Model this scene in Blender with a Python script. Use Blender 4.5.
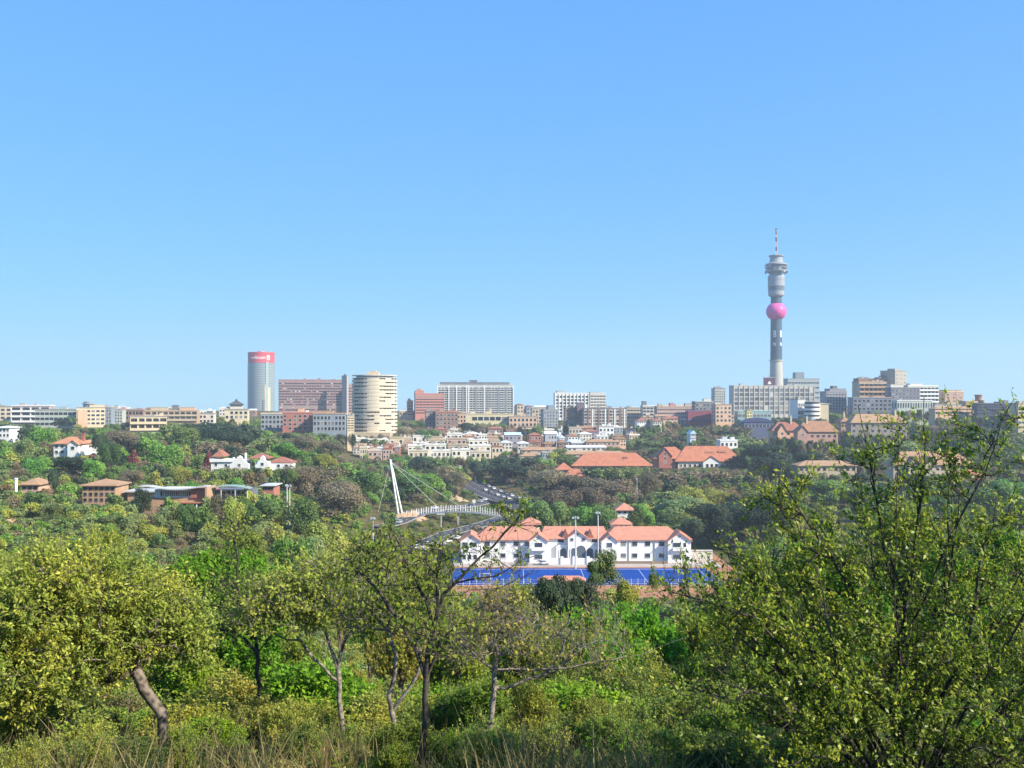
import bpy, math, random
import numpy as np
from mathutils import Vector, Matrix

for _o in list(bpy.data.objects):
    bpy.data.objects.remove(_o)
SC = bpy.context.scene
COL = SC.collection
R = math.radians
random.seed(7)
RNG = np.random.default_rng(11)
F = 1000.0          # focal length in pixels
HZ = 400.0          # picture row of the horizon

# ------------------------------------------------------------------ camera
cam_d = bpy.data.cameras.new('camera')
cam = bpy.data.objects.new('camera', cam_d)
COL.objects.link(cam)
cam.location = (0, 0, 0)
cam.rotation_euler = (R(90), 0, 0)
cam_d.sensor_width = 36.0
cam_d.lens = 36.0 * F / 1024.0
cam_d.shift_y = (HZ - 384.0) / 1024.0
cam_d.clip_start = 0.1
cam_d.clip_end = 30000
SC.camera = cam

# ------------------------------------------------------------------ world, sun, exposure
SUN_AZ, SUN_EL = 63.0, 36.0        # azimuth from behind the camera towards the right
sx = math.sin(R(SUN_AZ)) * math.cos(R(SUN_EL))
sy = -math.cos(R(SUN_AZ)) * math.cos(R(SUN_EL))
sz = math.sin(R(SUN_EL))
W = bpy.data.worlds.new('World')
SC.world = W
W.use_nodes = True
nt = W.node_tree
nt.nodes.clear()
wo = nt.nodes.new('ShaderNodeOutputWorld')
bg = nt.nodes.new('ShaderNodeBackground')
sk = nt.nodes.new('ShaderNodeTexSky')
sk.sky_type = 'NISHITA'
sk.sun_disc = False
sk.sun_elevation = R(SUN_EL)
sk.sun_rotation = math.atan2(sx, sy)
sk.altitude = 4000
sk.air_density = 1.0
sk.dust_density = 0.0
sk.ozone_density = 6.0
bg.inputs['Strength'].default_value = 0.10
# soften the sky's own contrast the way the camera's film tone does: each channel to a power, then rescaled
EXPO = 0.92
sp_ = nt.nodes.new('ShaderNodeSeparateColor'); cb_ = nt.nodes.new('ShaderNodeCombineColor')
nt.links.new(sk.outputs[0], sp_.inputs[0])
for i_, (a_, g_) in enumerate(((.62, .54), (.96, .38), (1.06, .06))):
    m1 = nt.nodes.new('ShaderNodeMath'); m1.operation = 'MULTIPLY'; m1.inputs[1].default_value = .1
    m2 = nt.nodes.new('ShaderNodeMath'); m2.operation = 'POWER'; m2.inputs[1].default_value = g_
    m3 = nt.nodes.new('ShaderNodeMath'); m3.operation = 'MULTIPLY'; m3.inputs[1].default_value = a_*10/2**EXPO
    nt.links.new(sp_.outputs[i_], m1.inputs[0]); nt.links.new(m1.outputs[0], m2.inputs[0]); nt.links.new(m2.outputs[0], m3.inputs[0])
    nt.links.new(m3.outputs[0], cb_.inputs[i_])
nt.links.new(cb_.outputs[0], bg.inputs['Color'])
nt.links.new(bg.outputs[0], wo.inputs['Surface'])
sun_d = bpy.data.lights.new('sun', 'SUN')
sun_d.energy = 4.9
sun_d.angle = R(0.5)
sun_d.color = (1.0, 0.90, 0.74)
sun = bpy.data.objects.new('sun', sun_d)
COL.objects.link(sun)
sun.rotation_euler = Vector((sx, sy, sz)).to_track_quat('Z', 'Y').to_euler()
SC.view_settings.view_transform = 'Standard'
SC.view_settings.look = 'None'
SC.view_settings.gamma = 1
SC.view_settings.exposure = EXPO
SC.view_settings.use_curve_mapping = False
SC.render.engine = 'CYCLES'
SC.cycles.max_bounces = 6
SC.cycles.diffuse_bounces = 2
SC.cycles.glossy_bounces = 2
SC.cycles.transmission_bounces = 3
SC.cycles.volume_bounces = 1
SC.cycles.transparent_max_bounces = 4
SC.cycles.caustics_reflective = False
SC.cycles.caustics_refractive = False

# ------------------------------------------------------------------ materials
MATS = {}
def _new(name):
    m = bpy.data.materials.new(name)
    m.use_nodes = True
    n = m.node_tree
    n.nodes.clear()
    out = n.nodes.new('ShaderNodeOutputMaterial')
    return m, n, out

def _mul(c, f):
    return (min(1, c[0]*f), min(1, c[1]*f), min(1, c[2]*f), 1)

def plain(name, c, rough=0.8, var=0.12, scale=0.3, metal=0.0, obj=False, spec=0.3):
    """painted / rendered / stone surface: base colour broken up by two sizes of noise"""
    if name in MATS: return MATS[name]
    m, n, out = _new(name)
    p = n.nodes.new('ShaderNodeBsdfPrincipled')
    tc = n.nodes.new('ShaderNodeTexCoord')
    nz = n.nodes.new('ShaderNodeTexNoise')
    nz.inputs['Scale'].default_value = scale
    nz.inputs['Detail'].default_value = 6
    nz.inputs['Roughness'].default_value = 0.7
    n.links.new(tc.outputs['Object'], nz.inputs['Vector'])
    rp = n.nodes.new('ShaderNodeValToRGB')
    rp.color_ramp.elements[0].position = 0.3
    rp.color_ramp.elements[1].position = 0.7
    rp.color_ramp.elements[0].color = _mul(c, 1 - var)
    rp.color_ramp.elements[1].color = _mul(c, 1 + var)
    n.links.new(nz.outputs['Fac'], rp.inputs[0])
    n.links.new(rp.outputs[0], p.inputs['Base Color'])
    p.inputs['Roughness'].default_value = rough
    p.inputs['Metallic'].default_value = metal
    p.inputs['Specular IOR Level'].default_value = spec
    n.links.new(p.outputs[0], out.inputs['Surface'])
    MATS[name] = m
    return m

def tiles(name, c, c2, period=0.45):
    """clay tile: courses of tiles, patches of weathering"""
    if name in MATS: return MATS[name]
    m, n, out = _new(name)
    p = n.nodes.new('ShaderNodeBsdfPrincipled')
    tc = n.nodes.new('ShaderNodeTexCoord')
    nz = n.nodes.new('ShaderNodeTexNoise'); nz.inputs['Scale'].default_value = 0.35; nz.inputs['Detail'].default_value = 8
    nz.inputs['Roughness'].default_value = 0.75
    n.links.new(tc.outputs['Object'], nz.inputs['Vector'])
    rp = n.nodes.new('ShaderNodeValToRGB')
    rp.color_ramp.elements[0].position = 0.35; rp.color_ramp.elements[1].position = 0.65
    rp.color_ramp.elements[0].color = (*c2, 1); rp.color_ramp.elements[1].color = (*c, 1)
    n.links.new(nz.outputs['Fac'], rp.inputs[0])
    wv = n.nodes.new('ShaderNodeTexWave'); wv.inputs['Scale'].default_value = 1.0/period/6.0*2
    wv.bands_direction = 'X'; wv.inputs['Distortion'].default_value = 0.4
    n.links.new(tc.outputs['Object'], wv.inputs['Vector'])
    mx = n.nodes.new('ShaderNodeMixRGB'); mx.blend_type = 'MULTIPLY'; mx.inputs[0].default_value = 0.25
    n.links.new(rp.outputs[0], mx.inputs[1]); n.links.new(wv.outputs[0], mx.inputs[2])
    n.links.new(mx.outputs[0], p.inputs['Base Color'])
    bp = n.nodes.new('ShaderNodeBump'); bp.inputs['Strength'].default_value = 0.4; bp.inputs['Distance'].default_value = 0.05
    n.links.new(wv.outputs[0], bp.inputs['Height']); n.links.new(bp.outputs[0], p.inputs['Normal'])
    p.inputs['Roughness'].default_value = 0.85
    n.links.new(p.outputs[0], out.inputs['Surface'])
    MATS[name] = m
    return m

def glass(name='window_glass', c=(0.022, 0.027, 0.036), rough=0.12):
    if name in MATS: return MATS[name]
    m, n, out = _new(name)
    p = n.nodes.new('ShaderNodeBsdfPrincipled')
    oi = n.nodes.new('ShaderNodeObjectInfo')
    rp = n.nodes.new('ShaderNodeValToRGB')
    rp.color_ramp.elements[0].color = _mul(c, 0.6)
    rp.color_ramp.elements[1].color = _mul(c, 2.2)
    e = rp.color_ramp.elements.new(0.86); e.color = _mul(c, 1.8)
    e = rp.color_ramp.elements.new(0.93); e.color = (0.3, 0.28, 0.24, 1)
    n.links.new(oi.outputs['Random'], rp.inputs[0])
    n.links.new(rp.outputs[0], p.inputs['Base Color'])
    p.inputs['Roughness'].default_value = rough
    p.inputs['Specular IOR Level'].default_value = 0.6
    n.links.new(p.outputs[0], out.inputs['Surface'])
    MATS[name] = m
    return m

def leafmat(name, ca, cb, cc, trans=0.3, objvar=0.35, rough=0.55, spec=0.25, patchs=1.3):
    """foliage: every leaf its own tone between three colours, every tree slightly different"""
    if name in MATS: return MATS[name]
    m, n, out = _new(name)
    g = n.nodes.new('ShaderNodeNewGeometry')
    rp = n.nodes.new('ShaderNodeValToRGB')
    rp.color_ramp.elements[0].color = (*ca, 1)
    rp.color_ramp.elements[1].color = (*cc, 1)
    e = rp.color_ramp.elements.new(0.55); e.color = (*cb, 1)
    n.links.new(g.outputs['Random Per Island'], rp.inputs[0])
    oi = n.nodes.new('ShaderNodeObjectInfo')
    hs = n.nodes.new('ShaderNodeHueSaturation')
    mr = n.nodes.new('ShaderNodeMapRange')
    mr.inputs['To Min'].default_value = 1 - objvar; mr.inputs['To Max'].default_value = 1 + objvar
    n.links.new(oi.outputs['Random'], mr.inputs['Value'])
    n.links.new(mr.outputs[0], hs.inputs['Value'])
    m2 = n.nodes.new('ShaderNodeMapRange')
    m2.inputs['To Min'].default_value = 0.5 + 0.025; m2.inputs['To Max'].default_value = 0.5 - 0.025
    ml = n.nodes.new('ShaderNodeMath'); ml.operation = 'MULTIPLY'; ml.inputs[1].default_value = 7.31
    fr = n.nodes.new('ShaderNodeMath'); fr.operation = 'FRACT'
    n.links.new(oi.outputs['Random'], ml.inputs[0]); n.links.new(ml.outputs[0], fr.inputs[0])
    n.links.new(fr.outputs[0], m2.inputs['Value']); n.links.new(m2.outputs[0], hs.inputs['Hue'])
    # patches of younger and older growth
    tc = n.nodes.new('ShaderNodeTexCoord')
    pn = n.nodes.new('ShaderNodeTexNoise'); pn.inputs['Scale'].default_value = patchs; pn.inputs['Detail'].default_value = 3
    n.links.new(tc.outputs['Object'], pn.inputs['Vector'])
    pr_ = n.nodes.new('ShaderNodeValToRGB')
    pr_.color_ramp.elements[0].position = .36; pr_.color_ramp.elements[0].color = (.62, .74, .70, 1)
    pr_.color_ramp.elements[1].position = .66; pr_.color_ramp.elements[1].color = (1, .90, .80, 1)
    n.links.new(pn.outputs['Fac'], pr_.inputs[0])
    pm_ = n.nodes.new('ShaderNodeMixRGB'); pm_.blend_type = 'MULTIPLY'; pm_.inputs[0].default_value = 1
    n.links.new(rp.outputs[0], pm_.inputs[1]); n.links.new(pr_.outputs[0], pm_.inputs[2])
    gn_ = n.nodes.new('ShaderNodeMixRGB'); gn_.blend_type = 'MULTIPLY'; gn_.inputs[0].default_value = 1
    gn_.inputs[2].default_value = (1.42, 1.42, 1.42, 1)
    n.links.new(pm_.outputs[0], gn_.inputs[1])
    n.links.new(gn_.outputs[0], hs.inputs['Color'])
    p = n.nodes.new('ShaderNodeBsdfPrincipled')
    p.inputs['Roughness'].default_value = rough
    p.inputs['Specular IOR Level'].default_value = spec
    n.links.new(hs.outputs[0], p.inputs['Base Color'])
    t = n.nodes.new('ShaderNodeBsdfTranslucent')
    n.links.new(hs.outputs[0], t.inputs['Color'])
    mx = n.nodes.new('ShaderNodeMixShader'); mx.inputs[0].default_value = trans
    n.links.new(p.outputs[0], mx.inputs[1]); n.links.new(t.outputs[0], mx.inputs[2])
    n.links.new(mx.outputs[0], out.inputs['Surface'])
    MATS[name] = m
    return m

def barkmat(name, c1, c2, scale=9.0):
    if name in MATS: return MATS[name]
    m, n, out = _new(name)
    p = n.nodes.new('ShaderNodeBsdfPrincipled')
    tc = n.nodes.new('ShaderNodeTexCoord')
    nz = n.nodes.new('ShaderNodeTexNoise'); nz.inputs['Scale'].default_value = scale; nz.inputs['Detail'].default_value = 8
    n.links.new(tc.outputs['Object'], nz.inputs['Vector'])
    rp = n.nodes.new('ShaderNodeValToRGB')
    rp.color_ramp.elements[0].position = 0.38; rp.color_ramp.elements[1].position = 0.62
    rp.color_ramp.elements[0].color = (*c1, 1); rp.color_ramp.elements[1].color = (*c2, 1)
    n.links.new(nz.outputs['Fac'], rp.inputs[0]); n.links.new(rp.outputs[0], p.inputs['Base Color'])
    bp = n.nodes.new('ShaderNodeBump'); bp.inputs['Strength'].default_value = 0.7; bp.inputs['Distance'].default_value = 0.03
    n.links.new(nz.outputs['Fac'], bp.inputs['Height']); n.links.new(bp.outputs[0], p.inputs['Normal'])
    p.inputs['Roughness'].default_value = 0.9
    n.links.new(p.outputs[0], out.inputs['Surface'])
    MATS[name] = m
    return m

# ------------------------------------------------------------------ mesh helpers
def link(name, me, parent=None, mats=()):
    o = bpy.data.objects.new(name, me)
    COL.objects.link(o)
    for m in mats:
        me.materials.append(m)
    if parent: o.parent = parent
    return o

def np_mesh(name, V, Q, mats, mi=None):
    """V (n,3), Q (m,k) faces of k corners"""
    me = bpy.data.meshes.new(name)
    V = np.asarray(V, np.float32); Q = np.asarray(Q, np.int32)
    k = Q.shape[1]
    me.vertices.add(len(V)); me.vertices.foreach_set('co', V.ravel())
    me.loops.add(Q.size); me.loops.foreach_set('vertex_index', Q.ravel())
    me.polygons.add(len(Q)); me.polygons.foreach_set('loop_start', np.arange(0, Q.size, k, dtype=np.int32))
    for m in mats: me.materials.append(m)
    if mi is not None: me.polygons.foreach_set('material_index', np.asarray(mi, np.int32))
    me.update(calc_edges=True)
    return me

class MB:
    """collects boxes, prisms and tubes with material slots and builds ONE mesh object"""
    def __init__(s):
        s.v = []; s.f = []; s.m = []
    def add(s, verts, faces, mi=0):
        b = len(s.v)
        s.v += [tuple(v) for v in verts]
        s.f += [[i + b for i in f] for f in faces]
        s.m += [mi] * len(faces)
        return s
    def box(s, x0, x1, y0, y1, z0, z1, mi=0):
        v = [(x0,y0,z0),(x1,y0,z0),(x1,y1,z0),(x0,y1,z0),(x0,y0,z1),(x1,y0,z1),(x1,y1,z1),(x0,y1,z1)]
        f = [(0,3,2,1),(4,5,6,7),(0,1,5,4),(1,2,6,5),(2,3,7,6),(3,0,4,7)]
        return s.add(v, f, mi)
    def hip(s, x0, x1, y0, y1, z0, z1, inset=None, t=0.25, mi=0):
        """hipped roof with an eave thickness t; inset 0 makes a gable"""
        w, d = x1-x0, y1-y0
        if w >= d:
            i = d/2 if inset is None else inset
            r = [(x0+i, (y0+y1)/2, z1), (x1-i, (y0+y1)/2, z1)]
            v = [(x0,y0,z0),(x1,y0,z0),(x1,y1,z0),(x0,y1,z0)] + [(a,b,z0+t) for a,b in ((x0,y0),(x1,y0),(x1,y1),(x0,y1))] + r
            f = [(0,3,2,1),(0,1,5,4),(1,2,6,5),(2,3,7,6),(3,0,4,7),(4,5,9,8),(5,6,9),(6,7,8,9),(7,4,8)]
        else:
            i = w/2 if inset is None else inset
            r = [((x0+x1)/2, y0+i, z1), ((x0+x1)/2, y1-i, z1)]
            v = [(x0,y0,z0),(x1,y0,z0),(x1,y1,z0),(x0,y1,z0)] + [(a,b,z0+t) for a,b in ((x0,y0),(x1,y0),(x1,y1),(x0,y1))] + r
            f = [(0,3,2,1),(0,1,5,4),(1,2,6,5),(2,3,7,6),(3,0,4,7),(4,5,8),(5,6,9,8),(6,7,9),(7,4,8,9)]
        return s.add(v, f, mi)
    def prism(s, poly, a0, a1, axis='y', mi=0):
        """poly of (u, z) swept along an axis"""
        n = len(poly)
        if axis == 'y':
            v = [(u, a0, z) for u, z in poly] + [(u, a1, z) for u, z in poly]
        elif axis == 'x':
            v = [(a0, u, z) for u, z in poly] + [(a1, u, z) for u, z in poly]
        else:
            v = [(u, z, a0) for u, z in poly] + [(u, z, a1) for u, z in poly]
        f = [list(range(n))[::-1], list(range(n, 2*n))]
        f += [[i, (i+1) % n, n + (i+1) % n, n + i] for i in range(n)]
        return s.add(v, f, mi)
    def lathe(s, prof, n=32, cx=0, cy=0, mi=0, a0=0.0):
        """prof of (r, z) turned round the z axis; mi a number or one per ring"""
        b = len(s.v)
        for r, z in prof:
            for k in range(n):
                a = a0 + 2*math.pi*k/n
                s.v.append((cx + r*math.cos(a), cy + r*math.sin(a), z))
        for i in range(len(prof)-1):
            for k in range(n):
                k2 = (k+1) % n
                s.f.append([b+i*n+k, b+i*n+k2, b+(i+1)*n+k2, b+(i+1)*n+k])
                s.m.append(mi[i] if isinstance(mi, (list, tuple)) else mi)
        s.f.append([b+k for k in range(n)][::-1]); s.m.append(mi[0] if isinstance(mi, (list, tuple)) else mi)
        t = b+(len(prof)-1)*n
        s.f.append([t+k for k in range(n)]); s.m.append(mi[-1] if isinstance(mi, (list, tuple)) else mi)
        return s
    def tube(s, p, q, r0, r1=None, n=8, mi=0):
        r1 = r0 if r1 is None else r1
        p = Vector(p); q = Vector(q); d = (q-p).normalized()
        a = d.orthogonal().normalized(); c = d.cross(a)
        b = len(s.v)
        for pt, r in ((p, r0), (q, r1)):
            for k in range(n):
                t = 2*math.pi*k/n
                s.v.append(tuple(pt + a*math.cos(t)*r + c*math.sin(t)*r))
        for k in range(n):
            k2 = (k+1) % n
            s.f.append([b+k, b+k2, b+n+k2, b+n+k]); s.m.append(mi)
        s.f.append([b+k for k in range(n)][::-1]); s.m.append(mi)
        s.f.append([b+n+k for k in range(n)]); s.m.append(mi)
        return s
    def mesh(s, name, mats, smooth=False):
        me = bpy.data.meshes.new(name)
        me.from_pydata(s.v, [], s.f)
        for m in mats: me.materials.append(m)
        me.polygons.foreach_set('material_index', s.m)
        if smooth:
            me.polygons.foreach_set('use_smooth', [True]*len(s.f))
            try: me.set_sharp_from_angle(angle=R(40))
            except Exception: pass
        me.update()
        return me
    def obj(s, name, mats, parent=None, smooth=False):
        if not isinstance(mats, (list, tuple)): mats = [mats]
        return link(name, s.mesh(name, mats, smooth), parent)

def tag(o, label=None, cat=None, group=None, kind=None):
    if label: o['label'] = label
    if cat: o['category'] = cat
    if group: o['group'] = group
    if kind: o['kind'] = kind
    return o

def empty(name, loc, rz=0.0):
    o = bpy.data.objects.new(name, None)
    COL.objects.link(o)
    o.location = loc
    o.rotation_euler = (0, 0, rz)
    o.empty_display_size = 0.5
    return o

def inst(name, me, parent, loc, scale=None, rz=0):
    o = bpy.data.objects.new(name, me)
    COL.objects.link(o)
    o.parent = parent
    o.location = loc
    if scale: o.scale = scale
    if rz: o.rotation_euler = (0, 0, rz)
    return o

# ------------------------------------------------------------------ terrain
TX = np.array([-400, 0, 250, 400, 480, 600, 750, 1024, 1400], float)
TY = np.array([-60, 0, 6, 12, 30, 60, 120, 200, 260, 320, 365, 420, 520, 640, 700, 850, 1050, 1200, 1500, 1800, 2400, 5000], float)
_z0 = [3, -1.7, -2.9, -4.3]
TZ = np.array([
 #        -400    0   250   400   480   600   750  1024  1400
 [3]*9, [-1.7]*9, [-2.9]*9,
 [-4.4,-4.4,-4.5,-4.6,-4.6,-4.6,-4.6,-4.6,-4.6],
 [-9.0,-9.6,-10.2,-10.6,-10.8,-10.8,-10.8,-10.8,-10.8],
 [-15,-17,-19.5,-21,-22,-22,-22,-22,-22],
 [-20,-25,-31,-38,-41,-41,-40,-39,-39],
 [-22,-30,-39,-52,-56,-56,-53,-50,-48],
 [-24,-32,-41,-57,-60,-60,-58,-54,-50],
 [-24,-33,-41,-58,-60,-60,-60,-55,-50],
 [-24,-34,-41,-58,-60,-60,-60,-55,-50],
 [-24,-33.5,-38.5,-57,-61,-59,-58,-53,-48],
 [-22,-29,-34,-54,-61,-57,-55,-48,-44],
 [-20,-27,-31,-51,-61,-56,-50,-43,-40],
 [-19,-26,-31,-49,-60,-52,-46,-41,-38],
 [-18,-25,-28,-42.5,-46,-43,-39,-35,-32],
 [-17,-24,-26,-33,-33,-34,-29,-26,-24],
 [-16,-22,-23,-28,-28,-29,-24,-21,-20],
 [-14,-17,-18,-21,-21,-21,-20,-16,-15],
 [-20]*9, [-80]*9, [-100]*9])

def _wn(x, y, k):
    return (np.sin(x*k*1.0 + 1.3*np.sin(y*k*0.7+2.1)) + np.sin(y*k*1.13 + 1.7*np.sin(x*k*0.63+0.4))) * 0.5

def ground(x, y):
    x = np.asarray(x, float); y = np.asarray(y, float)
    yy = np.maximum(y, 8.0)
    u = np.clip(512 + x/np.maximum(yy, 30)*F, TX[0], TX[-1])
    yc = np.clip(y, TY[0], TY[-1])
    j = np.clip(np.searchsorted(TY, yc, side='right')-1, 0, len(TY)-2)
    i = np.clip(np.searchsorted(TX, u, side='right')-1, 0, len(TX)-2)
    fu = (u-TX[i])/(TX[i+1]-TX[i]); fu = fu*fu*(3-2*fu)
    fv = (yc-TY[j])/(TY[j+1]-TY[j])
    z = (TZ[j, i]*(1-fu)+TZ[j, i+1]*fu)*(1-fv) + (TZ[j+1, i]*(1-fu)+TZ[j+1, i+1]*fu)*fv
    amp = np.clip((y-20)/400.0, 0.02, 1.2)
    flat = np.exp(-(((x-30)/70.0)**4 + ((y-350)/55.0)**4))
    road = np.exp(-(((x+25)/38.0)**4 + ((y-530)/140.0)**4))
    keep = 1 - np.clip(flat+road, 0, 1)
    return z + keep*amp*1.2*_wn(x, y, 0.05) + keep*np.minimum(amp, .3)*_wn(x+31, y-12, 0.21)

def gz(x, y):
    return float(ground(np.array([x]), np.array([y]))[0])

def PX(px, D):
    return (px-512.0)/F*D
def PZ(py, D):
    return (HZ-py)/F*D
# ------------------------------------------------------------------ the ground sheet
def ground_material():
    m, n, out = _new('hillside_soil')
    p = n.nodes.new('ShaderNodeBsdfPrincipled'); p.inputs['Roughness'].default_value = 0.95
    p.inputs['Specular IOR Level'].default_value = 0.1
    g = n.nodes.new('ShaderNodeNewGeometry')
    nz = n.nodes.new('ShaderNodeTexNoise'); nz.inputs['Scale'].default_value = 0.045; nz.inputs['Detail'].default_value = 9
    nz.inputs['Roughness'].default_value = 0.72
    n.links.new(g.outputs['Position'], nz.inputs['Vector'])
    rp = n.nodes.new('ShaderNodeValToRGB')
    el = rp.color_ramp.elements
    el[0].position = 0.32; el[0].color = (0.045, 0.05, 0.018, 1)
    el[1].position = 0.72; el[1].color = (0.20, 0.125, 0.06, 1)
    e = el.new(0.47); e.color = (0.085, 0.082, 0.03, 1)
    e = el.new(0.6); e.color = (0.15, 0.115, 0.055, 1)
    n.links.new(nz.outputs['Fac'], rp.inputs[0])
    n2 = n.nodes.new('ShaderNodeTexNoise'); n2.inputs['Scale'].default_value = 1.7; n2.inputs['Detail'].default_value = 6
    n.links.new(g.outputs['Position'], n2.inputs['Vector'])
    mx = n.nodes.new('ShaderNodeMixRGB'); mx.blend_type = 'OVERLAY'; mx.inputs[0].default_value = 0.6
    n.links.new(rp.outputs[0], mx.inputs[1]); n.links.new(n2.outputs['Fac'], mx.inputs[2])
    n.links.new(mx.outputs[0], p.inputs['Base Color'])
    bp = n.nodes.new('ShaderNodeBump'); bp.inputs['Strength'].default_value = 0.8; bp.inputs['Distance'].default_value = 0.3
    n.links.new(n2.outputs['Fac'], bp.inputs['Height']); n.links.new(bp.outputs[0], p.inputs['Normal'])
    n.links.new(p.outputs[0], out.inputs['Surface'])
    return m

def build_ground():
    ys = np.concatenate([np.linspace(-60, 0, 6)[:-1], np.linspace(0, 60, 61)[:-1], np.linspace(60, 700, 161)[:-1],
                         np.linspace(700, 1800, 90)[:-1], np.linspace(1800, 5000, 20)])
    t = np.linspace(-1, 1, 200)
    V = []
    for y in ys:
        half = 60 + max(y, 0)*0.85
        xs = half*t
        V.append(np.stack([xs, np.full_like(xs, y), ground(xs, np.full_like(xs, y))], 1))
    V = np.concatenate(V)
    n = len(t); mrows = len(ys)
    i, j = np.meshgrid(np.arange(mrows-1), np.arange(n-1), indexing='ij')
    a = (i*n+j).ravel()
    Q = np.stack([a, a+1, a+n+1, a+n], 1)
    me = np_mesh('hillside', V, Q, [ground_material()])
    me.polygons.foreach_set('use_smooth', [True]*len(Q))
    return tag(link('hillside', me), kind='structure')
build_ground()

# sheet that follows the ground, along a line of (x, y, z offset)
def ribbon(pts, width, zoff, sub=10, flatz=None):
    """returns verts, quads for a strip along pts"""
    P = []
    for k in range(len(pts)-1):
        for s in range(sub):
            t = s/sub
            P.append(((1-t)*pts[k][0]+t*pts[k+1][0], (1-t)*pts[k][1]+t*pts[k+1][1]))
    P.append(pts[-1][:2])
    P = np.array(P)
    for _ in range(sub):
        P[1:-1] = (P[:-2]+P[2:]+2*P[1:-1])/4
    T = np.gradient(P, axis=0); T /= np.linalg.norm(T, axis=1)[:, None]
    N = np.stack([-T[:, 1], T[:, 0]], 1)
    V = []
    K = 5
    for i in range(len(P)):
        c = P[i]
        zc = max(gz(*(c+N[i]*width*w)) for w in (-.5, -.25, 0, .25, .5)) if flatz is None else flatz
        for k in range(K):
            q = c + N[i]*width*(k/(K-1)-0.5)
            V.append((q[0], q[1], zc+zoff))
    Q = [(i*K+k, i*K+k+1, (i+1)*K+k+1, (i+1)*K+k) for i in range(len(P)-1) for k in range(K-1)]
    return np.array(V), np.array(Q), P, N

ASPH = plain('asphalt', (0.06, 0.06, 0.065), 0.9, 0.25, 0.5)
LINE = plain('road_paint', (0.7, 0.7, 0.66), 0.7, 0.1, 2)
def at_road(px, py, z=-61.0):
    D = -z*F/(py-HZ)
    return (PX(px, D), D)
R1 = [at_road(380, 542), at_road(400, 533), at_road(440, 518), at_road(462, 510.5), at_road(478, 505), at_road(490, 501)]
R2 = [at_road(464, 486.5), at_road(474, 489), at_road(486, 493), at_road(500, 498.5), at_road(514, 505), at_road(530, 515)]
R3 = [at_road(408, 562), at_road(430, 549), at_road(452, 537), at_road(478, 526), at_road(504, 519)]
def road(name, pts, w, zo):
    V, Q, P, N = ribbon(pts, w, zo)
    tag(link(name, np_mesh(name, V, Q, [ASPH])), kind='structure')
    K = MB()
    for s in (-1, 1):
        for i in range(len(P)-1):
            a = P[i]+N[i]*s*(w/2); b = P[i+1]+N[i+1]*s*(w/2)
            a2 = P[i]+N[i]*s*(w/2+.2); b2 = P[i+1]+N[i+1]*s*(w/2+.2)
            za = V[i*5][2]+.12; zb = V[(i+1)*5][2]+.12
            v = [(a[0],a[1],za),(b[0],b[1],zb),(b2[0],b2[1],zb),(a2[0],a2[1],za)]
            v += [(x, y, z-.5) for x, y, z in v]
            K.add(v, [(0,1,2,3),(0,4,5,1),(3,2,6,7)])
    tag(K.obj('kerb', plain('kerb_concrete', (.26,.25,.23))), kind='structure')
    L = MB()
    step = 0; 
    for i in range(0, len(P)-1):
        for off in (-w*.17, w*.17, -w*.47, w*.47):
            if abs(off) < w*.3 and i % 2: continue
            a = P[i]+N[i]*off; b = P[i+1]+N[i+1]*off
            q = N[i]*.1
            L.add([(a[0]-q[0],a[1]-q[1],V[i*5][2]+.006),(b[0]-q[0],b[1]-q[1],V[i*5+5][2]+.006),(b[0]+q[0],b[1]+q[1],V[i*5+5][2]+.006),(a[0]+q[0],a[1]+q[1],V[i*5][2]+.006)], [(0,1,2,3)])
    tag(L.obj('lane_markings', LINE), kind='structure')
    return P, N, V
RP1, RN1, RV1 = road('road', R1, 8.5, 0.25)
RP2, RN2, RV2 = road('tree_lined_road', R2, 21.0, 0.27)
RP3, RN3, RV3 = road('car_park_road', R3, 9.0, 0.23)

# ------------------------------------------------------------------ school yard, blue pitch
ZF = -60.0
yard = MB().box(PX(440,350), PX(735,350), 300, 388, -66, ZF+0.55)
tag(yard.obj('school_yard', plain('packed_earth', (0.36, 0.17, 0.09), 0.95, 0.3, 0.25)), kind='structure')
ZF = -59.45
apron = MB().box(PX(446,356), PX(722,356), 356, 387, ZF-.5, ZF+0.03)
tag(apron.obj('paved_apron', plain('pale_paving', (0.42, 0.36, 0.31), 0.9, 0.15, .4)), kind='structure')
FX0, FX1, FY0, FY1 = PX(452,335), PX(716,335), 321.5, 353.0
pitch = MB().box(FX0, FX1, FY0, FY1, ZF-.3, ZF+0.06)
tag(pitch.obj('blue_sports_pitch', plain('blue_turf', (0.008, 0.058, 0.27), 0.95, 0.2, .12, spec=.1)), kind='structure')
ln = MB()
zl = ZF+0.066
def fl(x0,x1,y0,y1): ln.add([(x0,y0,zl),(x1,y0,zl),(x1,y1,zl),(x0,y1,zl)], [(0,1,2,3)])
fl(FX0+3,FX1-3,FY0+2,FY0+2.3); fl(FX0+3,FX1-3,FY1-2.3,FY1-2)
for fx in (FX0+3, (FX0+FX1)/2, FX1-3, FX0+24, FX1-24): fl(fx-.06, fx+.06, FY0+2.3, FY1-2.3)
tag(ln.obj('pitch_lines', LINE), kind='structure')
# red earth bank in front of the pitch
bank = MB()
bx = [FX0-6, FX1+4]
bank.add([(bx[0],300,-65),(bx[1],300,-65),(bx[1],318,ZF-.1),(bx[0],318,ZF-.1),(bx[1],300.1,-67),(bx[0],300.1,-67)], [(0,1,2,3)])
tag(bank.obj('red_earth_bank', plain('red_earth', (0.50,0.17,0.07), .95, .3, .3)), kind='structure')
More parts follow.
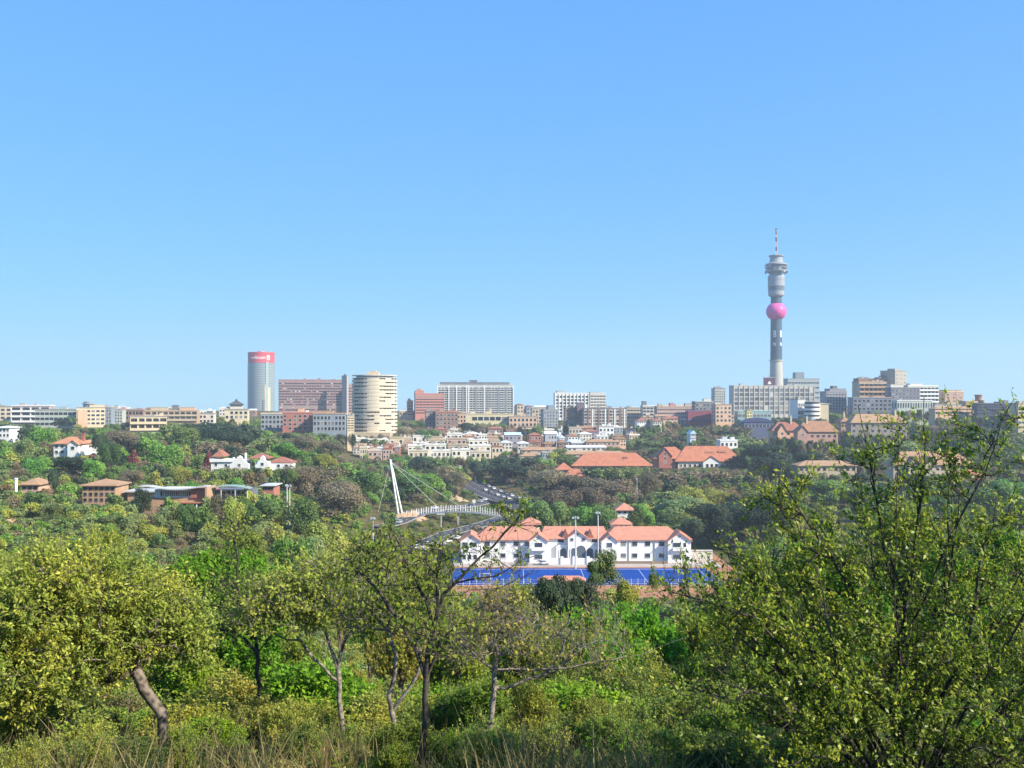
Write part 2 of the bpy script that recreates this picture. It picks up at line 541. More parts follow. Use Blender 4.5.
# sandy clearings on the left hill
def patch(px, py, rx, ry, D, col, name):
    # irregular mound that sits on the slope
    cx = PX(px, D); n = 40; rings = 6
    V = [(cx, D, gz(cx, D)+1.0)]
    for r_ in range(1, rings+1):
        for k in range(n):
            a = 2*math.pi*k/n
            w = 1+.25*math.sin(3*a+px)+.15*math.sin(7*a+py)
            x = cx+rx*math.cos(a)*w*r_/rings; y = D+ry*math.sin(a)*w*r_/rings
            V.append((x, y, gz(x, y)+1.0*(1-(r_/rings)**2)+random.uniform(0,.25)*(r_<rings)-(.4 if r_==rings else 0)))
    f = [(0, 1+k, 1+(k+1)%n) for k in range(n)]
    f += [(1+(r_-1)*n+k, 1+r_*n+k, 1+r_*n+(k+1)%n, 1+(r_-1)*n+(k+1)%n) for r_ in range(1, rings) for k in range(n)]
    tag(MB().add(V, f).obj(name, plain(name, col, .95, .35, .5)), kind='structure')
patch(14, 527, 8, 9, 262, (0.50,0.33,0.17), 'sandy_clearing')
patch(455, 499, 7, 16, 600, (0.42,0.31,0.20), 'rocky_verge')
patch(412, 524, 8, 14, 480, (0.48,0.32,0.18), 'bare_earth_bank')
patch(222, 508, 9, 7, 310, (0.46,0.33,0.2), 'sandy_slope')

# ------------------------------------------------------------------ building kit
WIN = {}
GL = glass()
GLB = glass('blue_glass', (0.06, 0.10, 0.13), 0.1)
FRW = plain('white_frame', (0.75,0.75,0.72), .5, .04, 3)
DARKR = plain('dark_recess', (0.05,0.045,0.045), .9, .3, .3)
BEF = plain('brown_frame', (.22,.17,.13), .6, .05, 3)
def win_mesh(w, h, glassm=None, fr=None, proud=0.10):
    glassm = glassm or GL; fr = fr or FRW
    key = (round(w,2), round(h,2), glassm.name, fr.name)
    if key not in WIN:
        b = MB()
        t = min(.12, w*.12)
        b.box(-w/2, w/2, -proud*.5, .05, -h/2, h/2, 0)
        b.box(-w/2-t, -w/2, -proud, .05, -h/2-t, h/2+t, 1).box(w/2, w/2+t, -proud, .05, -h/2-t, h/2+t, 1)
        b.box(-w/2, w/2, -proud, .05, h/2, h/2+t, 1).box(-w/2, w/2, -proud*1.6, .05, -h/2-t, -h/2, 1)
        WIN[key] = b.mesh('window', [glassm, fr])
    return WIN[key]

PROTECT = []        # picture areas kept free of nearer crowns: px0, px1, bottom row, distance
def block(name, label, cat, px0, px1, pyt, pyb, D, depth=14.0, wall=None, rz=0.0, style='grid', cols=6, rows=3,
          fill=(.6,.5), roofm=None, top='flat', extra=(), group=None, glassm=None, base=None, sidecols=2, frame=None,
          bandm=None, mtop=.06, mbot=.08, protect=True, trim=None):
    """a building: wall, roof, windows; px/py is what the photo shows of it, D metres away"""
    rzr = R(rz)
    X0, X1 = PX(px0, D), PX(px1, D)
    tot = X1-X0
    s = abs(math.sin(rzr)); c = math.cos(rzr)
    w = max(3.0, (tot - depth*s)/c)
    cx = X0 + (depth*s if rz > 0 else 0) + w/2*c
    zb_vis = PZ(pyb, D); zt = PZ(pyt, D)
    zg = gz(cx, D+depth/2) if base is None else base
    zb = min(zg, zb_vis)-1.0
    h = zt-zb
    root = empty(name, (cx, D + (w/2*s), zb), rzr)
    tag(root, label, cat, group)
    wb = MB().box(-w/2, w/2, 0, depth, 0, h)
    wb.obj('wall', wall, root)
    roofm = roofm or plain('flat_roof_grey', (.3,.29,.27), .9, .2)
    vis = zb_vis - zb     # lowest visible level
    if top == 'flat':
        r_ = MB().box(-w/2-.3, w/2+.3, -.3, depth+.3, h, h+.35)
        r_.box(-w/2-.3, w/2+.3, -.3, -.05, h+.35, h+.9).box(-w/2-.3, w/2+.3, depth+.05, depth+.3, h+.35, h+.9)
        r_.box(-w/2-.3, -w/2-.05, -.05, depth+.05, h+.35, h+.9).box(w/2+.05, w/2+.3, -.05, depth+.05, h+.35, h+.9)
        r_.obj('roof', trim or wall if trim else roofm, root)
    elif top[0] in 'hg':
        rh = float(top[1:])
        MB().hip(-w/2-.6, w/2+.6, -.6, depth+.6, h+.003, h+rh, inset=(None if top[0] == 'h' else 0.0)).obj('roof', roofm, root)
    hv = h-vis
    if style == 'grid':
        fw, fh = min(.85, fill[0]*1.2), min(.8, fill[1]*1.25)
        cw = w/cols; rh_ = hv*(1-mtop-mbot)/rows
        me = win_mesh(cw*fw, rh_*fh, glassm, frame)
        for j in range(rows):
            z = vis+hv*mbot+rh_*(j+.5)
            for i in range(cols):
                if (i*7+j*13+int(px0)) % 23 == 5: continue
                inst('window', me, root, (-w/2+cw*(i+.5), 0, z))
        if rz and sidecols:
            dw = depth/sidecols
            me2 = win_mesh(dw*fw*.8, rh_*fh, glassm, frame)
            xs = -w/2 if rz > 0 else w/2
            for j in range(rows):
                for i in range(sidecols):
                    inst('window', me2, root, (xs, dw*(i+.5), vis+hv*mbot+rh_*(j+.5)), rz=(R(-90) if rz > 0 else R(90)))
    elif style == 'band':
        rh_ = hv*(1-mtop-mbot)/rows
        b = MB().box(-w/2+.4, w/2-.4, -.06, .05, -rh_*fill[1]/2, rh_*fill[1]/2)
        n = cols
        for i in range(1, n):
            x = -w/2+.4+(w-.8)*i/n
            b.box(x-.15, x+.15, -.12, -.06, -rh_*fill[1]/2, rh_*fill[1]/2, 1)
        me = b.mesh('window', [glassm or GL, frame or FRW])
        for j in range(rows):
            inst('window', me, root, (0, 0, vis+hv*mbot+rh_*(j+.5)))
    elif style == 'balcony':
        rh_ = hv*(1-mtop-mbot)/rows
        b = MB().box(-w/2+.5, w/2-.5, -.06, .05, -rh_*.28, rh_*.42, 0)
        for i in range(1, cols):
            x = -w/2+.5+(w-1)*i/cols
            b.box(x-cw_/2, x+cw_/2, -.1, -.06, -rh_*.28, rh_*.42, 1) if (cw_ := (w/cols*.3)) else None
        me = b.mesh('window', [glassm or GL, wall])
        p = MB().box(-w/2, w/2, -1.5, -.07, -.12, .12).box(-w/2, w/2, -1.5, -1.35, .12, rh_*.36)
        for i in range(cols+1):
            x = -w/2+w*i/cols
            p.box(x-.12, x+.12, -1.48, -.07, .12, rh_*.9-.12) if bandm is None else None
        mb_ = p.mesh('balcony', [trim or wall])
        for j in range(rows):
            z = vis+hv*mbot+rh_*(j+.5)
            inst('window', me, root, (0, 0, z))
            inst('balcony', mb_, root, (0, 0, z-rh_*.45))
    if top == 'flat' and not extra:
        _q = random.Random(int(px0*7+D))
        for _ in range(_q.choice([1, 2, 3])):
            u = _q.uniform(.05, .8); du = min(.2, _q.uniform(2.0, 4.5)/w); hh = _q.uniform(1.0, 2.8)
            MB().box(-w/2+w*u, -w/2+w*(u+du), depth*.25, depth*.6, h+.352, h+.35+hh).box(-w/2+w*u-.2, -w/2+w*(u+du)+.2, depth*.25-.2, depth*.6+.2, h+.35+hh, h+.55+hh).obj('rooftop_room', _q.choice([wall, wall, roofm]), root)
        if _q.random() < .5: MB().tube((w*_q.uniform(-.4,.4), depth*.4, h+.3), (w*_q.uniform(-.4,.4), depth*.4, h+4.5), .12).obj('aerial', roofm, root)
    # rooftop pieces: (kind, u0, u1, height_m, y0frac, y1frac, material)
    for e in extra:
        k, u0, u1, hh, a, b_, m = e
        MB().box(-w/2+w*u0, -w/2+w*u1, depth*a, depth*b_, h+.352, h+.35+hh).box(-w/2+w*u0-.2, -w/2+w*u1+.2, depth*a-.2, depth*b_+.2, h+.35+hh, h+.6+hh).obj(k, m, root)
    if protect: PROTECT.append((px0-1, px1+1, pyb, D))
    return root, w, h, vis

def tank(root, x, y, z, r=1.2, h=2.2):
    MB().lathe([(r, z), (r, z+h), (r*.3, z+h+.4)], 12, x, y).obj('water_tank', plain('pale_tank', (.6,.6,.58)), root)

C = dict
cream = plain('cream_render', (0.62,0.51,0.34), .85, .12, .08)
pale = plain('pale_render', (0.58,0.54,0.47), .85, .12, .08)
white = plain('white_paint', (0.74,0.73,0.70), .8, .06, .1)
brick = plain('red_brick', (0.38,0.15,0.11), .9, .25, .3)
dbrick = plain('brown_brick', (0.26,0.15,0.11), .9, .25, .3)
pinkb = plain('pink_brick', (0.50,0.22,0.17), .9, .12, .1)
purple = plain('purple_brown_panels', (0.30,0.19,0.175), .85, .25, .25)
grey = plain('grey_concrete', (0.40,0.39,0.37), .9, .12, .08)
dgrey = plain('dark_concrete', (0.17,0.17,0.18), .9, .2, .1)
bluegrey = plain('blue_grey_render', (0.24,0.28,0.32), .85, .15, .1)
greengrey = plain('green_grey_render', (0.42,0.46,0.40), .85, .15, .1)
beige = plain('beige_render', (0.50,0.40,0.28), .9, .15, .1)
tan = plain('tan_brick', (0.42,0.27,0.17), .9, .2, .2)
peach = plain('peach_render', (0.62,0.40,0.26), .9, .15, .1)
otile = tiles('orange_clay_tiles', (0.56,0.21,0.11), (0.38,0.14,0.08))
rtile = tiles('weathered_red_tiles', (0.40,0.16,0.10), (0.27,0.11,0.075))
btile = tiles('brown_tiles', (0.42,0.22,0.12), (0.28,0.15,0.09))
ttile = tiles('tan_tiles', (0.48,0.29,0.16), (0.34,0.21,0.12))
school_tile = tiles('salmon_clay_tiles', (0.62,0.29,0.185), (0.50,0.21,0.135), .5)
gmetal = plain('green_sheet_roof', (.35,.5,.45), .5, .1)
bmetal = plain('pale_blue_sheet_roof', (.45,.62,.66), .5, .1)
wmetal = plain('white_sheet_roof', (.75,.76,.76), .5, .08)
# ------------------------------------------------------------------ skyline, left to right
block('office_building', 'low cream office building cut by the left edge of the skyline', 'building', -14, 10, 407, 421, 950, 14, cream, 8, 'grid', 4, 3, (.55,.45))
block('apartment_building', 'grey flat-roofed apartment building with white roof edge and four bays at far left', 'building', 10, 48, 406, 424, 930, 14, plain('mauve_grey',(.36,.31,.30)), 6, 'balcony', 4, 3, trim=white)
block('office_building', 'long green-grey office building with window strips behind the left trees', 'building', 34, 76, 410, 428, 900, 13, greengrey, 4, 'band', 9, 3, (.8,.5))
_r,_w,_h,_v = block('apartment_building', 'cream and peach apartment building with bright end wall and round rooftop room', 'building', 68, 101, 408, 427, 880, 20, cream, 22, 'grid', 6, 4, (.6,.4), sidecols=0, extra=[('b',.45,1.0,2.2,.1,.7,cream)])
MB().lathe([(4.5,0),(4.5,3.0),(5.6,3.0),(5.6,3.6),(4.0,3.9),(4.0,5.2)], 20, -2, 8).obj('rooftop_room', bluegrey, _r).location = (0,0,_h+.35)
MB().box(-_w/2+1, -_w/2+9, -.6, -.02, 0, _h-2.2).obj('stair_wall', peach, _r)
block('apartment_building', 'small blue-grey apartment building right of the bright cream end wall', 'building', 102, 111, 408, 424, 940, 12, bluegrey, 5, 'grid', 3, 4, (.5,.45))
block('apartment_building', 'grey-green apartment building with a stub tower on the left skyline', 'building', 111, 122, 410, 424, 960, 12, greengrey, 5, 'grid', 4, 4, (.5,.45), extra=[('b',.2,.45,4,.2,.6,grey)])
block('apartment_building', 'dark reddish flat-roofed building left of the beige long building', 'building', 117, 142, 410, 421, 980, 12, dbrick, 5, 'band', 7, 2, (.8,.5), extra=[('b',.1,.25,2,.2,.6,pinkb)])
block('apartment_building', 'low cream apartment building with balconies and bright right end behind bare trees', 'building', 124, 163, 417, 432, 800, 16, cream, 18, 'balcony', 5, 2)
block('apartment_building', 'long beige apartment building with dark rooftop tank on the left skyline', 'building', 143, 195, 411, 422, 950, 14, tan, 8, 'balcony', 9, 2, trim=beige, extra=[('b',.1,.42,3,.1,.6,beige),('b',.5,.62,5.0,.3,.6,dgrey),('b',.66,.95,3,.1,.6,peach)])
block('apartment_building', 'low pale building between the beige building and the dark trees', 'building', 187, 213, 414, 424, 970, 12, pale, 6, 'grid', 7, 2, (.55,.45), extra=[('b',.05,.3,2.5,.2,.7,beige),('b',.7,.9,2,.2,.7,dgrey)])
_r,_w,_h,_v = block('mansion', 'cream house with dark hipped rooftop pavilion left of the glass cylinder tower', 'house', 222, 247, 410, 420, 760, 12, cream, 10, 'grid', 5, 2, (.5,.5))
MB().box(-5, 4, 2, 9, _h+.36, _h+4).obj('pavilion', pale, _r)
MB().hip(-6.2, 5.2, .8, 10.2, _h+4.003, _h+7).obj('pavilion_roof', plain('dark_slate', (.09,.1,.11), .7), _r)
MB().lathe([(.9,0),(.9,1.2),(.2,2.2)], 10, -.5, 5.5).obj('finial', plain('dark_slate', (.09,.1,.11), .7), _r).location = (0,0,_h+6.4)

# cylinder tower with the red sign band
def lettering(txt, size, mat, parent, loc, rot, extr=0.15, name='sign_letters', bend=None, xs=1.0):
    cu = bpy.data.curves.new(name, 'FONT')
    cu.body = txt; cu.size = size; cu.extrude = extr; cu.align_x = 'CENTER'; cu.align_y = 'CENTER'; cu.offset = size*.012
    tmp = bpy.data.objects.new('t', cu); COL.objects.link(tmp)
    bpy.context.view_layer.update()
    me = bpy.data.meshes.new_from_object(tmp.evaluated_get(bpy.context.evaluated_depsgraph_get()))
    bpy.data.objects.remove(tmp)
    me.name = name
    me.materials.clear(); me.materials.append(mat)
    if bend:
        r, a0 = bend
        for v in me.vertices:
            a = a0 + v.co.x*xs/r
            rr = r + .12 + v.co.z
            v.co = Vector((rr*math.sin(a), -rr*math.cos(a), v.co.y))
    o = bpy.data.objects.new(name, me); COL.objects.link(o); o.parent = parent
    o.location = loc; o.rotation_euler = rot
    return o

def cylinder_tower():
    D = 1850; r = 13.2*D/F
    cx = PX(261.3, D); zb = gz(cx, D); zt = PZ(352.5, D); H = zt-zb; zband = PZ(363.2, D)-zb
    t = tag(empty('cylinder_tower', (cx, D, zb)), 'tall cylindrical glass tower with a red sign band round its top', 'tower')
    # curtain wall: one ring per storey
    gm = plain('tower_blue_glass', (0.15,0.22,0.27), .3, .08, .02, spec=.8)
    sp = plain('tower_spandrel', (0.34,0.36,0.34), .6, .08, .05)
    prof = []; mi = []; z = 0.0; fl_ = 3.3
    while z < zband-fl_:
        prof += [(r, z), (r, z+1.9), (r+.35, z+1.9), (r+.35, z+fl_)]; mi += [0, 1, 1, 1]; z += fl_
    prof += [(r, z), (r, zband)]; mi += [0]
    MB().lathe(prof, 64, 0, 0, mi).obj('shaft', [gm, sp], t)
    b = MB().lathe([(r*.985, zband+.01), (r*.985, H-2.2), (r*1.0, H-2.2), (r*1.0, H), (r*.9, H)], 64)
    red = plain('red_sign_band', (0.58,0.08,0.09), .55, .06, .02)
    band = b.obj('sign_band', red, t)
    wt = plain('sign_white', (.85,.82,.8), .5, .03)
    lettering('vodacom', 7.6, wt, band, (0,0,zband+9.6), (0,0,0), bend=(r*.985, R(-2)))
    # round emblem: white disc with a red curl
    a0 = R(45)
    for k, (rad, m, dz, off) in enumerate(((4.9, wt, 0, .3), (3.3, red, 0, .5), (1.7, wt, .6, .7))):
        n = 20; v = []
        for i in range(n):
            a = 2*math.pi*i/n
            u = a0+rad*.72*math.cos(a)/r; rr = r*.985+off
            v.append((rr*math.sin(u), -rr*math.cos(u), zband+9.6+dz+rad*math.sin(a)))
        v += [(x*(1-.8/r), y*(1-.8/r), z) for x, y, z in v]
        MB().add(v, [list(range(n)), list(range(n, 2*n))[::-1]]+[[i, (i+1)%n, n+(i+1)%n, n+i] for i in range(n)]).obj('emblem', m, band)
    # pale service shaft on the front right and lit stair core
    for (a, w, z1, m) in ((R(38), 5.0, H*.84, plain('pale_green_glass',(.30,.40,.38),.25,.05)), (R(30), 3.0, H*.47, beige), (R(24), 4.0, H*.22, dgrey), (R(47), 5.0, H*.42, cream)):
        o = MB().box(-w/2, w/2, -r-1.1, -r+1.2, 0, z1).obj('service_shaft', m, t); o.rotation_euler = (0,0,a)
    MB().lathe([(r*.25, H), (r*.25, H+2.4)], 20).obj('roof_room', grey, t)
cylinder_tower()

# brown slab next to it
_r,_w,_h,_v = block('apartment_slab', 'wide purple-brown apartment slab between the glass cylinder and the cream round tower', 'building', 276, 346, 380, 414, 1450, 16, purple, 14, 'band', 26, 11, (.9,.5), sidecols=0,
      frame=plain('mauve_pier', (.40,.26,.24)), trim=plain('mauve_trim', (.30,.15,.14)))
for i in range(60):   # laundry, blinds and shutters in the strips
    j = random.randrange(11); u = random.uniform(-.47,.47)*_w
    hv = _h-_v; z = _v+hv*.08+hv*.86/11*(j+.5)
    MB().box(-random.uniform(.8,2.4), 1, -.2, -.13, -.7, .7).obj('blind', [pale, pinkb, grey][i%3], _r).location = (u, 0, z)
block('lift_tower', 'slim grey lift tower rising above the right end of the brown slab', 'tower', 340.5, 348, 376, 414, 1440, 14, plain('warm_grey_concrete',(.38,.35,.32)), 40, 'none')
block('apartment_slab', 'narrow mauve wing between the slim lift tower and the cream round tower', 'building', 347, 356, 385, 418, 1460, 14, plain('mauve_panels',(.42,.24,.24)), 8, 'band', 3, 10, (.8,.45))
block('apartment_building', 'blue-grey low apartment building under the glass cylinder tower', 'building', 259, 283, 414, 430, 860, 12, bluegrey, 8, 'grid', 6, 3, (.6,.5), trim=cream)
block('apartment_building', 'red-brick apartment building with flat roof in front of the brown slab', 'building', 281, 312, 413, 432, 840, 12, brick, 6, 'grid', 6, 4, (.5,.45), trim=pinkb, extra=[('b',.5,.7,3.4,.2,.6,peach),('b',.75,.85,1.6,.2,.6,white)])
block('office_building', 'shaded blue-grey building with tan roof edge left of the round tower foot', 'building', 312, 345, 414, 433, 830, 12, bluegrey, 4, 'grid', 9, 3, (.6,.5), trim=tan, extra=[('b',.1,.6,2.2,.2,.8,tan)])
block('apartment_building', 'narrow cream stair building at the foot of the round tower', 'building', 344, 354, 416, 433, 800, 10, cream, 15, 'band', 2, 6, (.8,.4), sidecols=0)

# round cream tower
def round_tower():
    D = 900; r = 22.3*D/F; cx = PX(374.7, D); zt = PZ(378.5, D); zb = gz(cx, D)-2; H = zt-zb; zv = PZ(433, D)-zb
    t = tag(empty('round_apartment_tower', (cx, D, zb)), 'cream cylindrical apartment tower with stacked curved balconies and penthouse', 'tower')
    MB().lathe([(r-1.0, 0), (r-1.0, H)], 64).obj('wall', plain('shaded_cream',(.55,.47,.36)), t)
    n = 15; fh = (H-zv)/n
    ring = MB().lathe([(r-1.0, 0), (r+.2, 0), (r+.2, fh*.60), (r-.0, fh*.60), (r-.0, .25), (r-1.0, .25)], 64)
    tcream = plain('tower_cream', (.58,.50,.37), .85, .14, .15)
    me = ring.mesh('balcony', [tcream])
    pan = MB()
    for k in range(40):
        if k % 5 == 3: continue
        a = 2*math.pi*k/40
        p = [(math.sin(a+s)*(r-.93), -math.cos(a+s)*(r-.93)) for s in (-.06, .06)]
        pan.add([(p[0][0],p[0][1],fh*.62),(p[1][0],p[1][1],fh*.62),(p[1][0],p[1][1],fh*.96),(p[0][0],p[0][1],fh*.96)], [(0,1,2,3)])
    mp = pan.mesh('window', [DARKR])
    # closed-in stretches of balcony
    for j in range(n):
        inst('balcony', me, t, (0,0,zv+fh*j)); inst('window', mp, t, (0,0,zv+fh*j))
        for (a0, a1, prob) in ((-.2,.12,.85),(.12,.35,.8),(.35,.62,.5),(.62,.95,.6),(.95,1.25,.25),(-1.5,-1.05,.2),(-.62,-.2,.3)):
            if random.random() < prob:
                b = MB(); m_ = 6
                v = []
                for i in range(m_+1):
                    a = a0+(a1-a0)*i/m_
                    for rr in (r+.05, r-.5):
                        for z in (fh*.6+.003, fh-.003): v.append((rr*math.sin(a), -rr*math.cos(a), z))
                fc = []
                for i in range(m_):
                    o_ = i*4
                    fc += [(o_, o_+4, o_+5, o_+1), (o_+2, o_+3, o_+7, o_+6), (o_+1, o_+5, o_+7, o_+3), (o_, o_+2, o_+6, o_+4)]
                fc += [(0,1,3,2), (m_*4, m_*4+2, m_*4+3, m_*4+1)]
                b.add(v, fc).obj('screen_wall', tcream, t).location = (0,0,zv+fh*j)
    MB().lathe([(r+.2, H), (r+.2, H+.5), (r*.82, H+.5), (r*.82, H+2.2), (r*1.0, H+2.2), (r*1.0, H+2.9), (r*.7, H+3.0)], 64).obj('roof', pale, t)
    MB().box(-6.5, 4.0, -6, 6, H+3.0, H+5.6).box(-3.0, 1.5, -5, 5, H+5.6, H+7.0).obj('penthouse', beige, t)
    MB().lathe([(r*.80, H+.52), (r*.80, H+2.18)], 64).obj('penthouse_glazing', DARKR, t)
    MB().box(-22, 17, -26, -12, 0, zv+1.2).obj('podium', beige, t)
    PROTECT.append((350, 398, 433, D))
round_tower()

block('apartment_building', 'stepped red-brick building left of the wide white slab', 'building', 413, 444, 394, 416, 1250, 16, pinkb, 10, 'band', 8, 7, (.85,.42), sidecols=0, trim=pinkb, frame=pinkb, extra=[('b',.0,.3,3.6,.1,.8,pinkb),('b',.08,.2,6.0,.2,.6,pinkb)])
block('apartment_building', 'small dark building just left of the stepped red-brick building', 'building', 405.5, 413, 401, 417, 1255, 16, pinkb, 10, 'band', 2, 5, (.8,.42), sidecols=0)
_r,_w,_h,_v = block('apartment_slab', 'wide white-grey apartment slab with many balconies and set-back roof floor', 'building', 436.5, 513.5, 385.5, 417, 1300, 18, plain('white_grey_concrete',(.56,.56,.52)), 5, 'balcony', 24, 12, trim=plain('white_grey_concrete',(.56,.56,.52)),
      extra=[('b',.03,.95,3.8,.15,.8,dgrey),('b',.42,.52,6.6,.2,.6,dgrey)])
for u in (.0, .145, .245, .375, .40, .61, .995):
    MB().box(-_w/2+_w*u-.6, -_w/2+_w*u+.6, -2.4, -1.55, 0, _h).obj('fin', white, _r)
for u in (.18, .33, .50, .66, .80, .9):
    MB().box(-_w/2+_w*u-1.1, -_w/2+_w*u+1.1, -1.75, -1.52, _v, _h-2).obj('stair_recess', plain('slate_recess',(.22,.24,.27)), _r)
block('apartment_building', 'reddish apartment building with dark left wing under the white slab', 'building', 434, 458, 412, 435, 1000, 12, dbrick, 8, 'grid', 6, 5, (.5,.45), trim=pinkb)
block('apartment_building', 'dark purple-brown block with a lit corner left of the reddish apartments', 'building', 424, 435, 411, 432, 1010, 12, plain('plum_brick',(.2,.13,.14)), 8, 'grid', 3, 4, (.5,.45))
block('apartment_building', 'peach three-storey block joining the reddish apartments and the cream parade', 'building', 456, 466, 414, 428, 1020, 12, peach, 6, 'grid', 3, 3, (.5,.5))
block('shop_parade', 'long low cream parade with dark openings below the white slab', 'building', 465, 513, 414.5, 423, 1060, 12, plain('yellow_render',(.62,.54,.34)), 4, 'grid', 8, 1, (.75,.4), trim=cream, extra=[('b',.1,.2,3.2,.2,.6,pale),('b',.42,.5,3,.2,.6,cream),('b',.5,.55,6,.2,.6,cream)])
block('apartment_building', 'low peach building right of the cream parade on the skyline', 'building', 508, 537, 417, 428, 1050, 12, peach, 6, 'grid', 7, 2, (.5,.5))
block('office_building', 'tiny dark building in the skyline gap right of the white slab', 'building', 513, 525, 409, 420, 1500, 12, dgrey, 6, 'grid', 4, 3, (.5,.5), extra=[('b',.0,.45,4,.2,.6,dgrey)])
block('apartment_building', 'beige block left of the blue-grey gabled block on the skyline', 'building', 531, 545, 409, 424, 1200, 12, beige, 6, 'grid', 4, 4, (.5,.5))
block('apartment_building', 'blue-grey block with stepped top left of the white columned block', 'building', 541, 558, 410, 428, 1120, 14, bluegrey, 12, 'grid', 5, 5, (.4,.5), extra=[('b',.35,.7,4.6,.1,.8,bluegrey)])
_r,_w,_h,_v = block('office_building', 'white block with tall vertical columns and dark windows behind the striped flats', 'building', 554, 589, 393.5, 420, 1300, 16, white, 6, 'grid', 9, 7, (.6,.5), trim=white, extra=[('b',.06,.3,3,.2,.8,grey)])
for i in range(10):
    MB().box(-_w/2+_w*i/9-.5, -_w/2+_w*i/9+.5, -.9, -.15, 0, _h).obj('fin', white, _r)
block('office_building', 'white stepped wing with floor bands right of the columned white block', 'building', 589, 606, 393.5, 414, 1305, 16, pale, 6, 'band', 5, 6, (.95,.42), trim=white, extra=[('b',.0,.6,1.5,.1,.8,grey)])
block('apartment_building', 'brown apartment block with white window surrounds left of the striped flats', 'building', 564, 578, 408, 428, 1080, 14, dbrick, 6, 'grid', 4, 5, (.6,.4))
block('apartment_building', 'dark purple tower block standing against the striped flats', 'building', 577, 584, 403, 426, 1075, 12, plain('plum_brick',(.2,.13,.14)), 0, 'grid', 2, 5, (.3,.4))
_r,_w,_h,_v = block('apartment_building', 'wide apartment block striped with white and brown vertical bays', 'building', 583, 627, 409, 427, 1060, 14, plain('beige_panels',(.44,.36,.29)), 4, 'grid', 12, 5, (.7,.5), trim=dgrey)
for i, u in enumerate((.1,.2,.35,.5,.57,.72,.86,.95)):
    MB().box(-_w/2+_w*u-.7, -_w/2+_w*u+.7, -.5, -.12, 0, _h-.1).obj('pilaster', [dbrick, white][i%2], _r)
block('apartment_building', 'flat olive-beige block right of the striped flats', 'building', 626, 643, 408, 420, 1180, 14, beige, 4, 'band', 5, 3, (.9,.4), extra=[('b',.1,.3,2,.2,.6,grey)])
block('apartment_building', 'white-framed terrace block with dark openings left of the long peach block', 'building', 642, 657, 406, 417, 1160, 14, pale, 4, 'grid', 4, 3, (.7,.5), trim=white, extra=[('b',.0,.3,5,.2,.6,dgrey)])
block('apartment_building', 'long peach brick apartment block with jumbled rooftop rooms at centre right', 'building', 656, 696, 407, 420, 1120, 14, plain('dusty_peach',(.48,.33,.27)), 5, 'band', 18, 3, (.9,.35), trim=plain('dusty_peach',(.48,.33,.27)),
      extra=[('b',.05,.12,3,.2,.6,beige),('b',.15,.3,2,.2,.6,pale),('b',.35,.45,4,.2,.6,pinkb),('b',.5,.7,2.4,.2,.6,pale),('b',.75,.95,3.6,.2,.6,grey)])
block('apartment_building', 'dark grey block with greenish roof room beside the blue sloping roof', 'building', 694, 714, 402, 420, 1100, 14, dgrey, 6, 'grid', 5, 4, (.6,.4), trim=greengrey, extra=[('b',.5,.9,3.2,.2,.6,pale)])
_r,_w,_h,_v = block('hall', 'hall with a long dark blue and maroon sloping roof left of the orange flats', 'building', 688, 713, 411, 425, 1000, 12, plain('maroon_render',(.25,.07,.09)), 0, 'none', top='none')
MB().prism([(-1,_h-9),(13,_h+.5),(13,_h-.2),(-1,_h-9.6)], -_w/2-.5, _w/2+.5, 'x').obj('roof', plain('navy_roof',(.06,.07,.16)), _r)
_r,_w,_h,_v = block('apartment_tower', 'slim grey-green tower block with small hipped cap left of the telecom tower slab', 'tower', 713, 726, 389, 412, 1350, 12, plain('grey_green_render',(.40,.41,.36)), 12, 'grid', 5, 8, (.5,.5), trim=dgrey)
MB().hip(-5,5,1,11,_h+.36,_h+4.5).obj('roof_cap', dgrey, _r)
block('apartment_building', 'orange-peach flats with dark window bays left of the grey gridded slab', 'building', 714, 732, 405, 424, 980, 12, peach, 8, 'grid', 4, 4, (.45,.45), extra=[('b',.0,.4,1.6,.2,.6,pale)])

# gridded slab and the tower behind it
_r,_w,_h,_v = block('office_slab', 'long grey gridded office slab at the foot of the telecom tower', 'building', 732, 818, 386, 417, 1300, 18, plain('warm_grid_grey',(.46,.44,.40)), 8, 'grid', 16, 6, (.66,.62), trim=plain('warm_grid_grey',(.46,.44,.40)), sidecols=0, glassm=glass('grey_glass',(.10,.105,.11),.25))
for i in range(17):
    MB().box(-_w/2+_w*i/16-.45, -_w/2+_w*i/16+.45, -.8, -.15, 0, _h-.2).obj('fin', plain('warm_fin',(.50,.46,.39)), _r)
block('office_slab', 'flat green-grey slab with a dark roof box behind the gridded slab', 'building', 787, 820, 379, 402, 1500, 20, plain('sea_grey',(.33,.37,.37)), 4, 'band', 10, 4, (.95,.3), extra=[('b',.27,.55,9.5,.2,.8,plain('sea_dark',(.20,.25,.26)))])

